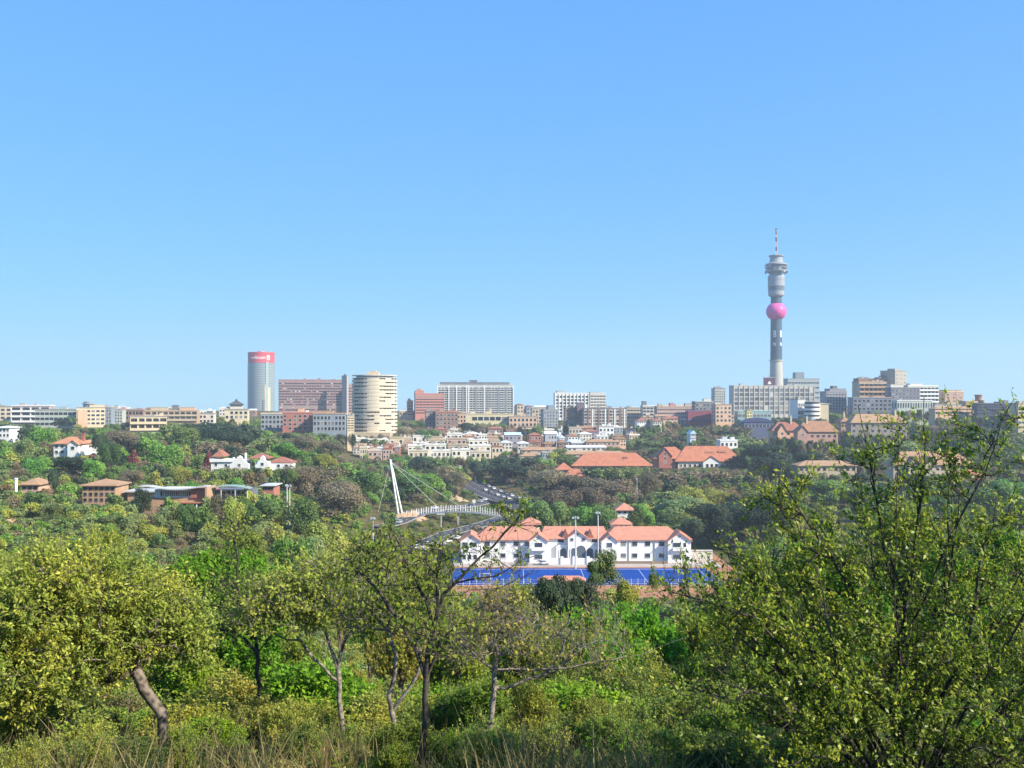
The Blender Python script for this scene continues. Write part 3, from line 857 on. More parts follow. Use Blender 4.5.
def telecom_tower():
    D = 1400; k = D/F
    cx = PX(776.2, D); z0 = gz(cx, D)
    Z = lambda py: PZ(py, D)-z0
    t = tag(empty('telecom_tower', (cx, D, z0)), 'very tall concrete telecom tower with pink ball, stacked pods and red and white mast', 'tower')
    conc = plain('tower_concrete', (.42,.40,.35), .85, .1, .05)
    wrap = plain('slate_blue_wrap', (.055,.09,.125), .5, .08, .03)
    MB().lathe([(7.8*k,0),(6.3*k,Z(378)),(5.9*k,Z(361)),(6.8*k,Z(361)),(6.8*k,Z(360)),(5.9*k,Z(360))], 40).obj('concrete_base', conc, t, True)
    sh = MB().lathe([(5.8*k,Z(360)),(5.6*k,Z(330)),(5.3*k,Z(300)),(5.3*k,Z(296))], 40).obj('wrapped_shaft', wrap, t, True)
    wt = plain('lettering_white', (.8,.82,.84), .5, .03)
    for a0 in (R(-30), R(38)):
        lettering('8', 9.5*k, wt, sh, (0,0,Z(334.5)), (0,0,0), bend=(5.62*k, a0), name='tower_lettering', xs=.62)
        lettering('ta', 6.0*k, wt, sh, (0,0,Z(344)), (0,0,0), bend=(5.68*k, a0), name='tower_lettering', xs=.62)
    ball = []
    rb = 10.0*k; zc = Z(311.5)
    for i in range(25):
        a = -math.pi/2+math.pi*i/24
        ball.append((max(.2, rb*math.cos(a)), zc+rb*.93*math.sin(a)))
    MB().lathe(ball, 48).obj('pink_ball', plain('pink_ball_skin', (.72,.10,.33), .45, .05, .03), t, True)
    pod = plain('pod_concrete', (.29,.31,.33), .7, .1, .05)
    gl = plain('pod_glass', (.13,.15,.18), .3, .1)
    z = [Z(p) for p in (296.5,295,291,290,287,286.5,283.5,283,280,279.5,277,276)]
    MB().lathe([(5.2*k,Z(297)),(7.2*k,Z(296)),(7.7*k,Z(295)),(7.9*k,Z(291)),(8.0*k,Z(291)),(8.0*k,Z(286.5)),(8.4*k,Z(286.5)),(8.4*k,Z(285.3)),(8.1*k,Z(285.3)),(8.1*k,Z(280)),(8.3*k,Z(280)),(8.3*k,Z(277.5)),(7.6*k,Z(275.5)),(5.6*k,Z(275))], 40, mi=[0,0,0,0,1,0,0,0,0,0,0,0,0,0]).obj('lower_pod', [pod, gl], t)
    MB().lathe([(5.6*k,Z(275)),(5.6*k,Z(273)),(9.5*k,Z(272.4)),(11.0*k,Z(271.5)),(11.0*k,Z(270.5)),(9.0*k,Z(270.5)),(9.0*k,Z(268.3)),(10.4*k,Z(268.3)),(10.8*k,Z(267.4)),(9.0*k,Z(267.4)),(9.0*k,Z(265.3)),(10.6*k,Z(265.3)),(10.6*k,Z(264)),(8.0*k,Z(263)),(7.2*k,Z(262.8))], 40, mi=[0,0,0,0,1,1,0,0,1,1,0,0,0,0,0]).obj('upper_pod', [pod, gl], t)
    rng = random.Random(3)
    for i in range(26):
        a = 2*math.pi*i/26+.1
        zz = Z(rng.choice([269.6, 266.6, 272.2]))
        o = MB().lathe([(1.0*k,0),(1.3*k,.5*k),(1.3*k,.9*k)], 10).obj('dish_aerial', [pod, gl][i%2], t)
        o.location = (10.2*k*math.sin(a), -10.2*k*math.cos(a), zz); o.rotation_euler = (R(90), 0, a)
    MB().lathe([(7.0*k,Z(263)),(6.2*k,Z(260)),(6.0*k,Z(256.6)),(7.4*k,Z(256.4)),(7.4*k,Z(255.6)),(3,Z(255.4))], 32).obj('crown_drum', pod, t)
    red = plain('mast_red', (.38,.16,.16), .6, .05); wh = plain('mast_white', (.72,.68,.70), .6, .05)
    seg = [(255.4,251,.95,wh),(251,247,.95,red),(247,242,.85,wh),(242,238,.85,red),(238,234.5,.7,wh),(234.5,231,.75,red),(231,229.4,.4,wh)]
    for a, b, r_, m in seg:
        r_ *= k
        g = MB()
        pts = [(r_*math.cos(q), r_*math.sin(q)) for q in (.5, .5+math.pi/2, .5+math.pi, .5+1.5*math.pi)]
        for i in range(4):
            p, q = pts[i], pts[(i+1)%4]
            g.tube((*p, Z(a)), (*p, Z(b)), .42, .42, 5)
            for s in range(3):
                za, zb_ = Z(a)+(Z(b)-Z(a))*s/3, Z(a)+(Z(b)-Z(a))*(s+1)/3
                g.tube((*p, za), (*q, zb_), .24, .24, 4)
        g.tube((0,0,Z(a)),(0,0,Z(b)), .5*k, .45*k, 6)
        g.obj('mast_section', m, t)
    MB().lathe([(.3*k,0),(1.1*k,.4*k),(1.1*k,1.8*k),(.3*k,2.2*k)], 12).obj('mast_head', gl, t).location = (0,0,Z(230.4))
    MB().lathe([(.9*k,0),(1.7*k,.1*k),(1.7*k,.5*k),(.9*k,.6*k)], 12).obj('mast_platform', gl, t).location = (0,0,Z(238.2))
    return t
telecom_tower()
_r,_w,_h,_v = block('billboard', 'dark square billboard with white triangular mark left of the telecom tower base', 'billboard', 764, 775, 378, 387.5, 1330, 3, plain('maroon_board',(.10,.04,.06)), 0, 'none', protect=False, base=PZ(390,1330))
MB().prism([(-2.6,_h-8.2),(2.6,_h-8.2),(1.4,_h-5.4),(0,_h-3.6),(-1.4,_h-5.4)], -.25, -.02).obj('white_mark', white, _r)
block('parking_garage', 'white curved-corner building with three dark slots in front of the gridded slab', 'building', 794, 806, 400, 418, 1010, 16, white, 14, 'band', 3, 2, (.8,.4), sidecols=0)
def white_round():
    D = 1000; cx = PX(812, D); zb = gz(cx, D)-1; zt = PZ(402, D); H = zt-zb; zv = PZ(419, D)-zb; r = 7.7
    t = tag(empty('curved_building', (cx, D, zb)), 'bright white round-fronted building with three dark window bands below the telecom tower', 'building')
    prof = []; mi = []; n = 4; fh = (H-zv)/n
    prof = [(r, 0), (r, zv)]; mi = [0]
    for j in range(n):
        z = zv+fh*j
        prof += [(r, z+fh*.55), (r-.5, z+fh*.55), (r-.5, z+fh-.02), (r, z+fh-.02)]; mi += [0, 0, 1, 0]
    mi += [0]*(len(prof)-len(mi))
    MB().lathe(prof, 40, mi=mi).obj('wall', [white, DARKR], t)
    MB().box(r*.3, r+9, 0, 12, 0, H-2).obj('wing', cream, t)
    MB().add([(r*.3,-.5,H-1.99),(r+12,-.5,H-1.99),(r+12,12,H-1.99),(r*.3,12,H-1.99),(r*.3,-.5,H-.6),(r+12,-.5,H-1.7),(r+12,12,H-1.7),(r*.3,12,H-.6)], [(0,3,2,1),(4,5,6,7),(0,1,5,4),(1,2,6,5),(2,3,7,6),(3,0,4,7)]).obj('canopy_roof', pale, t)
    MB().lathe([(r*.97,H+.005),(r*.97,H+.5),(r*.6,H+.6)], 40).obj('roof', grey, t)
    PROTECT.append((795, 828, 418, D))
white_round()
block('sports_club', 'low teal and glass shed with a yellow door left below the gridded slab', 'building', 737, 772, 411.5, 420, 980, 12, plain('teal_panels',(.25,.36,.38)), 4, 'band', 9, 1, (.9,.3), trim=gmetal, extra=[])
block('kiosk', 'small bright yellow block in front of the teal shed', 'building', 746, 752.5, 411, 418, 965, 5, plain('yellow_paint',(.66,.55,.16)), 10, 'grid', 2, 2, (.5,.4), sidecols=0)
_r,_w,_h,_v = block('hall', 'low hall with dark navy vaulted roof between trees and the teal shed', 'building', 744, 774, 422, 430, 900, 14, plain('navy_wall',(.10,.12,.2)), 0, 'band', 8, 1, (.9,.3), top='none', protect=False)
MB().prism([(-_w/2-.5,_h),(-_w/4,_h+3),(0,_h+4),(_w/4,_h+3),(_w/2+.5,_h)], -.6, 14.6).obj('roof', plain('navy_roof',(.06,.07,.16)), _r)
block('apartment_building', 'blue-grey apartment block with a stepped roof right of the telecom tower', 'building', 824, 848, 392, 412, 1150, 16, plain('slate_render',(.24,.25,.29)), 10, 'grid', 7, 6, (.5,.5), extra=[('b',.2,1.0,3.4,.1,.9,plain('slate_render',(.24,.25,.29))),('b',.38,.6,6.6,.2,.6,dgrey)])
# cluster on the right-hand ridge
block('apartment_building', 'brown block with pale balcony front at the left of the hilltop cluster', 'building', 857, 888, 382, 404, 1100, 16, beige, 8, 'balcony', 6, 4, trim=tan)
block('apartment_building', 'dark brown set-back top floor behind the pale balcony front', 'building', 857, 880, 379, 386, 1125, 12, dbrick, 8, 'none', protect=False)
_r,_w,_h,_v = block('water_tower_block', 'pink open-framed rooftop block left of the tallest grey hilltop tower', 'building', 878, 888.5, 378, 392, 1120, 10, pinkb, 8, 'grid', 2, 3, (.7,.5), protect=False)
block('apartment_tower', 'tallest grey-brown blank-walled tower of the right hilltop cluster', 'tower', 887, 909, 371, 406, 1110, 22, plain('olive_concrete',(.36,.33,.27)), 24, 'grid', 3, 8, (.25,.25), sidecols=0, extra=[('b',.1,.5,2.2,.1,.6,grey)])
block('apartment_building', 'dark shaded lower block in front of the tallest hilltop tower', 'building', 890, 921, 388, 407, 1070, 14, plain('plum_grey',(.16,.15,.18)), 6, 'grid', 8, 5, (.5,.4), extra=[('b',.0,.45,3.5,.1,.8,pale)])
block('apartment_building', 'dark navy flats at the left foot of the hilltop cluster', 'building', 852, 893, 398, 412, 1040, 14, plain('navy_render',(.13,.14,.19)), 5, 'grid', 9, 3, (.6,.5))
block('apartment_building', 'pale green-white curved balcony flats right of the hilltop tower', 'building', 905, 941, 386, 404, 1090, 16, plain('pale_green_render',(.55,.58,.50)), 12, 'balcony', 8, 4, trim=white, extra=[('b',.1,.5,2.2,.1,.6,pale)])
block('office_building', 'long white colonnaded low building below the dark hilltop block', 'building', 896, 934, 401, 410, 1000, 12, greengrey, 5, 'grid', 14, 1, (.5,.5), trim=white)
block('apartment_building', 'pinkish-tan blank-walled block with cream right side on the right ridge', 'building', 941, 966, 392, 407, 1100, 18, plain('rosy_tan',(.42,.27,.21)), 14, 'grid', 3, 4, (.3,.3), trim=cream, extra=[('b',.1,.9,1.8,.05,.9,plain('rosy_tan',(.42,.27,.21)))])
block('apartment_building', 'low white terrace of roofs right below the pinkish-tan block', 'building', 934, 962, 405, 412, 1030, 12, pale, 4, 'grid', 8, 1, (.5,.5), extra=[('b',.5,.8,2.2,.1,.6,peach)])
_r,_w,_h,_v = block('factory', 'tan sloping-roofed works with round dark tank at its right end', 'building', 964, 986, 401, 411, 1060, 14, tan, 8, 'none', top='none')
MB().prism([(-_w/2-.3,_h-3.5),(_w/2+.3,_h+1.5),(_w/2+.3,_h+.3),(-_w/2-.3,_h-4.5)], -.3, 14.3).obj('roof', peach, _r)
MB().lathe([(3.4,_h-4),(3.4,_h+5.5),(4.4,_h+5.5),(4.4,_h+6.5),(2,_h+6.9)], 20, _w/2-4, 5).obj('tank', dbrick, _r)
block('terrace_house', 'long orange-peach single storey hall under the tan works', 'building', 934, 984, 409, 417, 900, 12, peach, 5, 'band', 8, 1, (.8,.3), top='h2.6', roofm=ttile)
block('office_building', 'wide dark slate-blue block near the right edge of the skyline', 'building', 979, 1017, 404, 426, 880, 14, plain('slate_block',(.085,.09,.125),.8,.4,.4), -6, 'band', 14, 6, (.9,.4), glassm=glass('dark_glass',(.03,.035,.05),.2), frame=plain('slate_frame',(.12,.12,.17)), trim=dgrey, sidecols=0)
block('apartment_building', 'yellow-cream banded flats cut by the right edge of the photo', 'building', 1016, 1050, 404, 432, 860, 14, plain('sand_render',(.55,.45,.27)), 8, 'band', 9, 5, (.95,.45), sidecols=0)

# ------------------------------------------------------------------ terraced town houses on the facing slope
walls = [('cream', cream), ('white', plain('bright_render',(.76,.70,.58))), ('pink-brown', plain('pink_brown_render',(.50,.32,.25))), ('tan', beige), ('pale', pale)]
TH = [  # row name, distance, storey rows, list of (px0, px1, top, bottom, wall, roof colour)
 ('uppermost row', 880, [(398,412,438,444,0),(412,430,436,443,1),(428,443,437,444,3),(446,462,434,441,1),(463,477,437,443,0),(478,487,435,441,1),(487,498,437,444,2)]),
 ('second row', 840, [(349,365,439,445,1),(366,388,440,447,1),(389,403,438,446,0),(403,412,442,449,2),(412,426,443,450,1),(427,445,440,447,0),(447,466,439,446,2),(468,488,440,447,1),(489,500,441,448,3)]),
 ('third row', 800, [(353,366,445,453,2),(366,382,447,454,0),(383,400,446,453,2),(407,422,446,453,1),(424,446,445,451,1),(448,468,445,451,3),(468,491,446,452,1),(491,503,447,454,0)]),
 ('lowest row', 760, [(359,367,448,461,0),(367,382,451,463,2),(382,392,449,460,2),(408,428,451,459,0),(432,450,451,458,1),(451,470,450,457,1),(470,490,452,459,0)]),
]
ordw = ['first','second','third','fourth','fifth','sixth','seventh','eighth','ninth']
for rname, D, lst in TH:
    for i, (a, b, t_, b_, wi) in enumerate(lst):
        wn, wm = walls[wi]
        block('terrace_house', f'{wn} flat-roofed terraced house, {ordw[i]} from the left in the {rname} of the hillside terrace', 'house', a, b, t_, b_, D+i*1.5, 9, wm, 5, 'grid', 3 if b-a < 16 else 4, 1 if b_-t_ < 9 else 2, (.45,.42), sidecols=0, trim=[pale, rtile, beige][(i+wi)%3] if wi != 1 else white, group='terraced houses on the facing slope', protect=False)
PROTECT.append((349, 394, 460, 755)); PROTECT.append((394, 470, 456, 755)); PROTECT.append((470, 503, 457, 755))
# mixed houses between the terrace and the orange roofs
MX = [
 ('brick-red two-storey house with pale roof left of the blue-roofed houses', 528,541,433,446,880,brick,'h2.5',rtile),
 ('grey house with white gable end in the row below the striped flats', 544,557,432,446,880,plain('lavender_grey',(.42,.42,.45)),'g2.4',wmetal),
 ('purple-grey house with blue tin roof right of the dark conifers', 504,521,433,446,870,plain('lilac_grey',(.30,.26,.32)),'g2.4',bmetal),
 ('small white-walled house wedged beside the grey gabled house', 558,565,436,447,865,white,'g2',wmetal),
 ('long pale house with turquoise tin roof below the columned block', 567,583,440,450,850,pale,'h2',bmetal),
 ('beige two-storey house with blank wall above the turquoise roof', 568,582,428,440,930,beige,'flat',grey),
 ('mauve house between the beige house and the white windowed block', 582,599,430,441,925,plain('mauve_house',(.30,.24,.30)),'h2',rtile),
 ('white three-bay block with small windows under the striped flats', 598,614,427,438,930,white,'flat',grey),
 ('dusty pink long terrace under the white three-bay block', 585,620,440,446,830,plain('pink_brown_render',(.50,.32,.25)),'h2.2',ttile),
 ('peach shed with white end wall at the right end of the pink terrace', 614,626,437,447,835,peach,'g2',ttile),
 ('long low tan-roofed terrace left of the orange roofs', 520,562,448,453,800,beige,'h2.4',ttile),
 ('long white tin-roofed shed in the middle of the town houses', 566,606,446,451,800,pale,'g1.6',wmetal),
 ('pinkish roofed low terrace just above the left orange roof', 560,628,452,457,770,plain('pink_brown_render',(.50,.32,.25)),'h2.4',ttile),
 ('yellowish balconied house below the long tan-roofed terrace', 519,538,454,462,760,cream,'h2.2',ttile),
 ('dark-windowed narrow house with white door panel by the yellowish house', 541,553,453,463,755,bluegrey,'flat',grey),
 ('small red-roofed house in the trees below the peach skyline block', 636,646,419,424,950,white,'h2.4',rtile),
 ('pink-roofed cottage among trees right of the small red-roofed house', 652,662,419,425,940,pale,'h2.4',rtile),
 ('low brown-roofed cottage row beneath the long peach skyline block', 662,678,417,421,960,peach,'h2.2',rtile),
 ('narrow blue-white gabled house alone in the dark hillside trees', 689,696,431,440,820,plain('ice_white',(.6,.66,.72)),'g3',bmetal),
 ('flat white tin-roofed shed behind the red-brick orange-roofed block', 719,738,441,448,740,white,'flat',wmetal),
 ('cottage with red chimneyed roof in the gap below the reddish apartments', 468,478,426,431,960,peach,'g2',rtile),
 ('low brown house under the dark hillside trees left of the brick house', 487,503,427,434,930,dbrick,'h2',rtile),
]
for i, (lab, a, b, t_, b_, D, wm, tp, rm) in enumerate(MX):
    block('house', lab, 'house', a, b, t_+(0 if tp == 'flat' else float(tp[1:])*1000/D*.8), b_, D, 10, wm, 6, 'grid', 4 if b-a < 20 else 8, 2 if b_-t_ > 8 else 1, (.45,.4), top=tp, roofm=rm, sidecols=0, group='houses on the facing slope')

# back rows: low blocks that fill the town between the named ones
fw_ = [('cream', cream), ('white', white), ('pink-brown', plain('pink_brown_render',(.50,.32,.25))), ('tan', beige), ('pale', pale), ('red-brick', brick), ('brown', dbrick), ('blue-grey', bluegrey)]
_q = random.Random(77)
def fill_row(pa, pb, D, t0, t1, hpx, wa, wb, where, group, dep=10):
    px = pa; i = 0
    out = []
    while px < pb-wa*.6:
        w_ = _q.uniform(wa, wb); out.append((px, min(px+w_, pb), _q.uniform(t0, t1), _q.choice(fw_), _q.choice(['flat','flat','h2','g2']), D+_q.uniform(-8, 8)))
        px += w_+_q.uniform(-.5, 5)
    for i, (a, b, t_, (wn, wm), tp, d_) in enumerate(out):
        rk = ordw[i] if i < 9 else ['tenth','eleventh','twelfth','thirteenth','fourteenth','fifteenth','sixteenth','seventeenth','eighteenth','nineteenth','twentieth'][i-9]
        rf = 'flat-roofed' if tp == 'flat' else ('hip-roofed' if tp[0] == 'h' else 'gable-roofed')
        block('small_house' if dep < 12 else 'low_block', f'{wn} {rf} building, {rk} from the left {where}', 'building', a, b, t_, t_+hpx, d_, dep, wm, _q.choice([4, 8, 12]), 'grid', max(2, int((b-a)/3.2)), 1 if hpx < 5.5 else 2, (.45,.42), top=tp, roofm=_q.choice([rtile, ttile, wmetal, btile]), sidecols=0, group=group, protect=hpx > 5, trim=_q.choice([None, white, pale]))
fill_row(399, 470, 945, 428.5, 431, 6, 7, 14, 'in the back row above the terrace', 'houses above the terrace')
fill_row(478, 636, 960, 427.5, 430.5, 6, 8, 15, 'in the back row below the striped flats', 'houses below the skyline flats')
fill_row(498, 640, 900, 434, 437, 7, 8, 16, 'in the middle row of the mixed houses', 'houses among the mixed rows')
fill_row(500, 590, 830, 441.5, 444.5, 7, 8, 16, 'in the front row of the mixed houses', 'houses in the front mixed row')
fill_row(352, 400, 785, 446.5, 448.5, 6, 7, 12, 'in the low row under the round tower podium', 'houses under the round tower')
fill_row(352, 400, 850, 440.5, 442.5, 5, 7, 13, 'in the high row under the round tower podium', 'houses under the round tower')
fill_row(400, 505, 905, 433.5, 436, 6, 7, 14, 'in the row just above the hillside terrace', 'houses just above the terrace')
fill_row(100, 255, 1300, 407.5, 411, 8, 9, 22, 'on the hazy back skyline behind the left trees', 'low blocks on the left back skyline', 14)
fill_row(398, 437, 1330, 410, 413, 5, 7, 12, 'on the back skyline behind the round cream tower', 'low blocks behind the round tower', 14)
fill_row(515, 735, 1330, 405, 409, 9, 8, 18, 'on the back skyline left of the telecom tower', 'low blocks on the middle back skyline', 14)
fill_row(818, 862, 1340, 404, 409, 8, 7, 13, 'on the back skyline right of the telecom tower', 'low blocks right of the telecom tower', 14)
fill_row(640, 735, 1010, 416, 420, 6, 7, 14, 'in the tree-edge row under the peach block', 'houses at the tree edge')
# ------------------------------------------------------------------ red-brick and orange-roofed block
def gable_front(b_wall, b_roof, xc, w, y0, depth, zb, ze, zp, ov=.5):
    """a projecting gabled bay: wall pentagon and its two roof slopes"""
    b_wall.prism([(xc-w/2, zb), (xc+w/2, zb), (xc+w/2, ze), (xc, zp), (xc-w/2, ze)], y0, y0+depth)
    s = (zp-ze)/(w/2)
    e = ov
    for sg in (-1, 1):
        x_out = xc+sg*(w/2+e); z_out = ze-s*e
        p = [(xc, zp+.04), (x_out, z_out+.04), (x_out, z_out+.34), (xc, zp+.40)]
        b_roof.prism(p if sg > 0 else p[::-1], y0-.6, y0+depth+3)

def red_block():
    D = 700; X = lambda px: PX(px, D)
    zb = gz(X(690), D)-1; Z = lambda py: PZ(py, D)-zb
    cx = X(690)
    t = tag(empty('school_hostel', (cx, D, zb)), 'long building with orange hipped roof, red-brick left bay and gabled white porch', 'building')
    L = lambda px: X(px)-cx
    w1 = MB().box(L(678), L(741), 0, 16, 0, Z(461.5)); w1.obj('wall', pale, t)
    MB().box(L(655), L(677), 2, 15, 0, Z(459)).obj('brick_wall', brick, t)
    MB().hip(L(676)-1, L(741)+1, -1.2, 17, Z(461.5)+.003, Z(446.5)).obj('roof', otile, t)
    MB().hip(L(654), L(690), 1, 18, Z(459)+.004, Z(447.5)).obj('roof', otile, t)
    gw, gr = MB(), MB()
    gable_front(gw, gr, L(711), 12, -3, 5, 0, Z(462), Z(456.5))
    gw.obj('porch', white, t); gr.obj('porch_roof', rtile, t)
    gw, gr = MB(), MB()
    gable_front(gw, gr, L(665.5), 9, 0.5, 5, 0, Z(456), Z(448.5))
    gw.obj('brick_gable', brick, t); gr.obj('gable_roof', rtile, t)
    me = win_mesh(1.6, 2.0)
    for px in (681,685,690,695,700,722,727,732,737):
        for py in (464.5,):
            inst('window', me, t, (L(px), 0, Z(py)-.8))
    for px in (706.5, 711, 715.5): inst('window', win_mesh(1.8,3.2), t, (L(px), -3, Z(466)))
    wm2 = win_mesh(1.8,1.3)
    for py in (453.5,458,462.5): inst('window', wm2, t, (L(665.5), .5, Z(py)))
    for px in (658,661,671.5,674.5):
        for py in (461.5,466): inst('window', win_mesh(1.1,1.4), t, (L(px), 2, Z(py)))
    for px, py in ((710,451.5),(723,451)):
        MB().hip(L(px)-3, L(px)+3, 3.5, 9, Z(py)-1.2, Z(py)+1, inset=0).obj('dormer', rtile, t)
    PROTECT.append((652, 743, 468, D))
red_block()
def orange_hall():
    D = 680; X = lambda px: PX(px, D); cx = X(612); zb = gz(cx, D)-1; Z = lambda py: PZ(py, D)-zb; L = lambda px: X(px)-cx
    t = tag(empty('orange_roofed_hall', (cx, D, zb)), 'low hall with a broad plain orange roof left of the red-brick bay', 'building')
    MB().box(L(574), L(650), 0, 18, 0, Z(466)).obj('wall', peach, t)
    MB().hip(L(571), L(653), -1.5, 19.5, Z(466)+.003, Z(453.5)).obj('roof', otile, t)
    MB().box(L(626)-1.4, L(626)+1.4, 4, 6, Z(459)-.5, Z(459)+1.2).obj('roof_vent', rtile, t)
    for px in range(578, 648, 6): inst('window', win_mesh(1.7,1.6), t, (L(px), 0, Z(468.2)))
    PROTECT.append((598, 652, 468, D))
    D = 640; X = lambda px: PX(px, D); cx = X(566); zb = gz(cx, D)-1; Z = lambda py: PZ(py, D)-zb; L = lambda px: X(px)-cx
    t = tag(empty('orange_roofed_cottage', (cx, D, zb)), 'pair of small orange-roofed cottages half hidden by bare trees', 'house')
    MB().box(L(557), L(583), 0, 9, 0, Z(476)).obj('wall', peach, t)
    MB().hip(L(555), L(573), -1, 10, Z(470)+.003, Z(463)).obj('roof', otile, t)
    MB().box(L(556), L(572), 0.3, 8.7, Z(476), Z(470)).obj('upper_wall', beige, t)
    MB().hip(L(563), L(586), -5, 4, Z(477)+.003, Z(468.5)).obj('roof', otile, t)
    PROTECT.append((557, 584, 476, D))
orange_hall()

# ------------------------------------------------------------------ houses on the right slope
def house(name, label, px0, px1, pyr, pye, pyb, D, wall, rm, depth=12, ridge_inset=None, rz=0, chim=(), wins=4, gable=None, dormers=(), storeys=1, cat='house', protect=True, group=None):
    X0, X1 = PX(px0, D), PX(px1, D); cx = (X0+X1)/2; w = X1-X0
    zb = min(gz(cx, D+depth/2), PZ(pyb, D))-1; Z = lambda py: PZ(py, D)-zb
    t = tag(empty(name, (cx, D, zb), R(rz)), label, cat, group)
    MB().box(-w/2+.8, w/2-.8, 0, depth, 0, Z(pye)).obj('wall', wall, t)
    MB().hip(-w/2, w/2, -.9, depth+.9, Z(pye)+.003, Z(pyr), inset=ridge_inset).obj('roof', rm, t)
    fh = (Z(pye)-Z(pyb))/storeys
    me = win_mesh(min(1.8, w/wins*.45), min(1.5, fh*.5), None, FRW if wall is white else BEF)
    for s in range(storeys):
        for i in range(wins):
            inst('window', me, t, (-w/2+.8+(w-1.6)*(i+.5)/wins, 0, Z(pyb)+fh*(s+.55)))
    for (u, hh) in chim:
        MB().box(-w/2+w*u-.6, -w/2+w*u+.6, depth*.35, depth*.35+1.6, Z(pye), Z(pyr)+hh).box(-w/2+w*u-.8, -w/2+w*u+.8, depth*.35-.2, depth*.35+1.8, Z(pyr)+hh, Z(pyr)+hh+.3).obj('chimney', cream if hh > 2.5 else brick, t)
    if gable:
        for (u, gw_, gp) in gable:
            a, b = MB(), MB()
            gable_front(a, b, -w/2+w*u, gw_, -2.5, 5, 0, Z(pye)-.2, Z(gp))
            a.obj('gable_wall', wall, t); b.obj('gable_roof', rm, t)
            inst('window', win_mesh(1.6,1.5), t, (-w/2+w*u, -2.5, Z(pye)-1.8))
    if protect: PROTECT.append((px0, px1, pyb, D))
    return t, w, Z
house('house', 'large house with rusty red hipped roof and white gable end below the telecom tower', 771, 806, 422, 431, 437, 760, peach, rtile, chim=((.62,4.5),), wins=5, gable=((.3,7,424),))
house('house', 'house with brown tiled roof and white chimney right of the rusty red one', 797, 839, 421, 432, 441, 740, plain('rosy_render',(.46,.28,.22)), btile, chim=((.28,3.4),), wins=7, gable=((.12,8,426),), storeys=1)
house('house', 'wide tan-roofed house with two storeys and pale chimney on the right slope', 850, 908, 414, 423, 434, 780, plain('taupe_render',(.30,.25,.22)), ttile, chim=((.82,3.0),), wins=9, storeys=2)
house('house', 'house with a bright cream chimney stack between two brown roofs', 840, 852, 417, 422, 430, 800, tan, btile, chim=((.5,3.8),), wins=3)
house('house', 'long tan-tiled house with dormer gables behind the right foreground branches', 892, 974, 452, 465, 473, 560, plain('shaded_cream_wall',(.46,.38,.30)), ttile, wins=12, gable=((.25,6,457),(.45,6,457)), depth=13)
house('shed', 'low red-roofed shed under the right end of the dormered house', 960, 982, 469, 475, 479, 540, brick, otile, wins=3)
house('house', 'low tan-roofed building left of the dormered house among the branches', 797, 858, 461, 466, 473, 580, beige, ttile, wins=10)
house('pavilion', 'small square pavilion with orange pyramid roof behind the white school', 615, 635, 503.5, 510.5, 515, 425, white, school_tile, depth=8.4, wins=3)

# ------------------------------------------------------------------ houses on the left hill
house('house', 'white two-storey house with terracotta hipped roof and brick chimney on the left hill', 52, 84, 437, 444, 455, 470, white, tiles('terracotta_tiles',(.58,.27,.14),(.42,.2,.11)), depth=10, chim=((.86,1.2),), wins=5, gable=((.72,5,440.5),), storeys=2)
house('house', 'low wing with tan roof and white wall right of the terracotta-roofed house', 79, 92, 440, 446, 453, 478, white, ttile, depth=8, wins=2)
house('house', 'modern white flat house with pale blue walls at the left edge', -6, 11, 426, 428, 438, 560, white, wmetal, depth=12, wins=4, storeys=2)
house('bungalow', 'small tan-roofed bungalow left of the dark column conifer', 19, 41, 479, 485, 491, 330, plain('peach_wall',(.55,.36,.26)), ttile, depth=9, wins=3, gable=())
house('house', 'large tan-roofed red-brick house with recessed balconies right of the column conifer', 80, 118, 480, 486, 503, 325, tan, ttile, depth=11, wins=6, storeys=3)
def dutch_house():
    D = 440; cx = PX(250, D); zb = gz(cx, D)-1; Z = lambda py: PZ(py, D)-zb; L = lambda px: PX(px, D)-cx
    t = tag(empty('gabled_house', (cx, D, zb)), 'bright white house with curly gables and dark red roofs on the left hill', 'house')
    MB().box(L(211), L(246), 0, 9, 0, Z(463)).box(L(255), L(270), 0, 9, 0, Z(462)).box(L(270), L(291), 1, 9, 0, Z(463)).obj('wall', white, t)
    for a, b, e, r_ in ((247,268,459,453.5),(266,292,463.5,457.5),(211,223,457,450.5)):
        MB().hip(L(a), L(b), 1, 11, Z(e), Z(r_)).obj('roof', rtile, t)
    def curly(px, py, w, yb):
        x = L(px); z = Z(py); w = w/2
        pts = [(x-w, 0), (x+w, 0), (x+w, Z(yb)), (x+w*.72, Z(yb)+.6), (x+w*.62, z-2.6), (x+w*.34, z-1.9), (x+w*.26, z-.7), (x, z), (x-w*.26, z-.7), (x-w*.34, z-1.9), (x-w*.62, z-2.6), (x-w*.72, Z(yb)+.6), (x-w, Z(yb))]
        MB().prism(pts, -1.2, .4).obj('gable', white, t)
    curly(240, 455.5, 8.5, 464); curly(263, 455.5, 6.5, 465)
    MB().box(L(243.4), L(245.2), 2, 3, Z(462), Z(453)).obj('chimney', white, t)
    MB().box(L(231.5), L(233), 2, 3, Z(463), Z(457.5)).obj('chimney', white, t)
    MB().prism([(L(211)-.5,Z(462)),(L(246),Z(462)),(L(246),Z(462)+.5),(L(211)-.5,Z(460)+.5)], -.6, 9.2).obj('parapet', white, t)
    for px, py in ((263,464),(240,465),(216,464.5),(226,465.5),(233,465.5),(278,466),(286,466)):
        inst('window', win_mesh(1.2,1.2), t, (L(px), -1.2 if px in (263,240) else (1 if px > 270 else 0), Z(py)))
    PROTECT.append((210, 293, 466.5, D))
dutch_house()
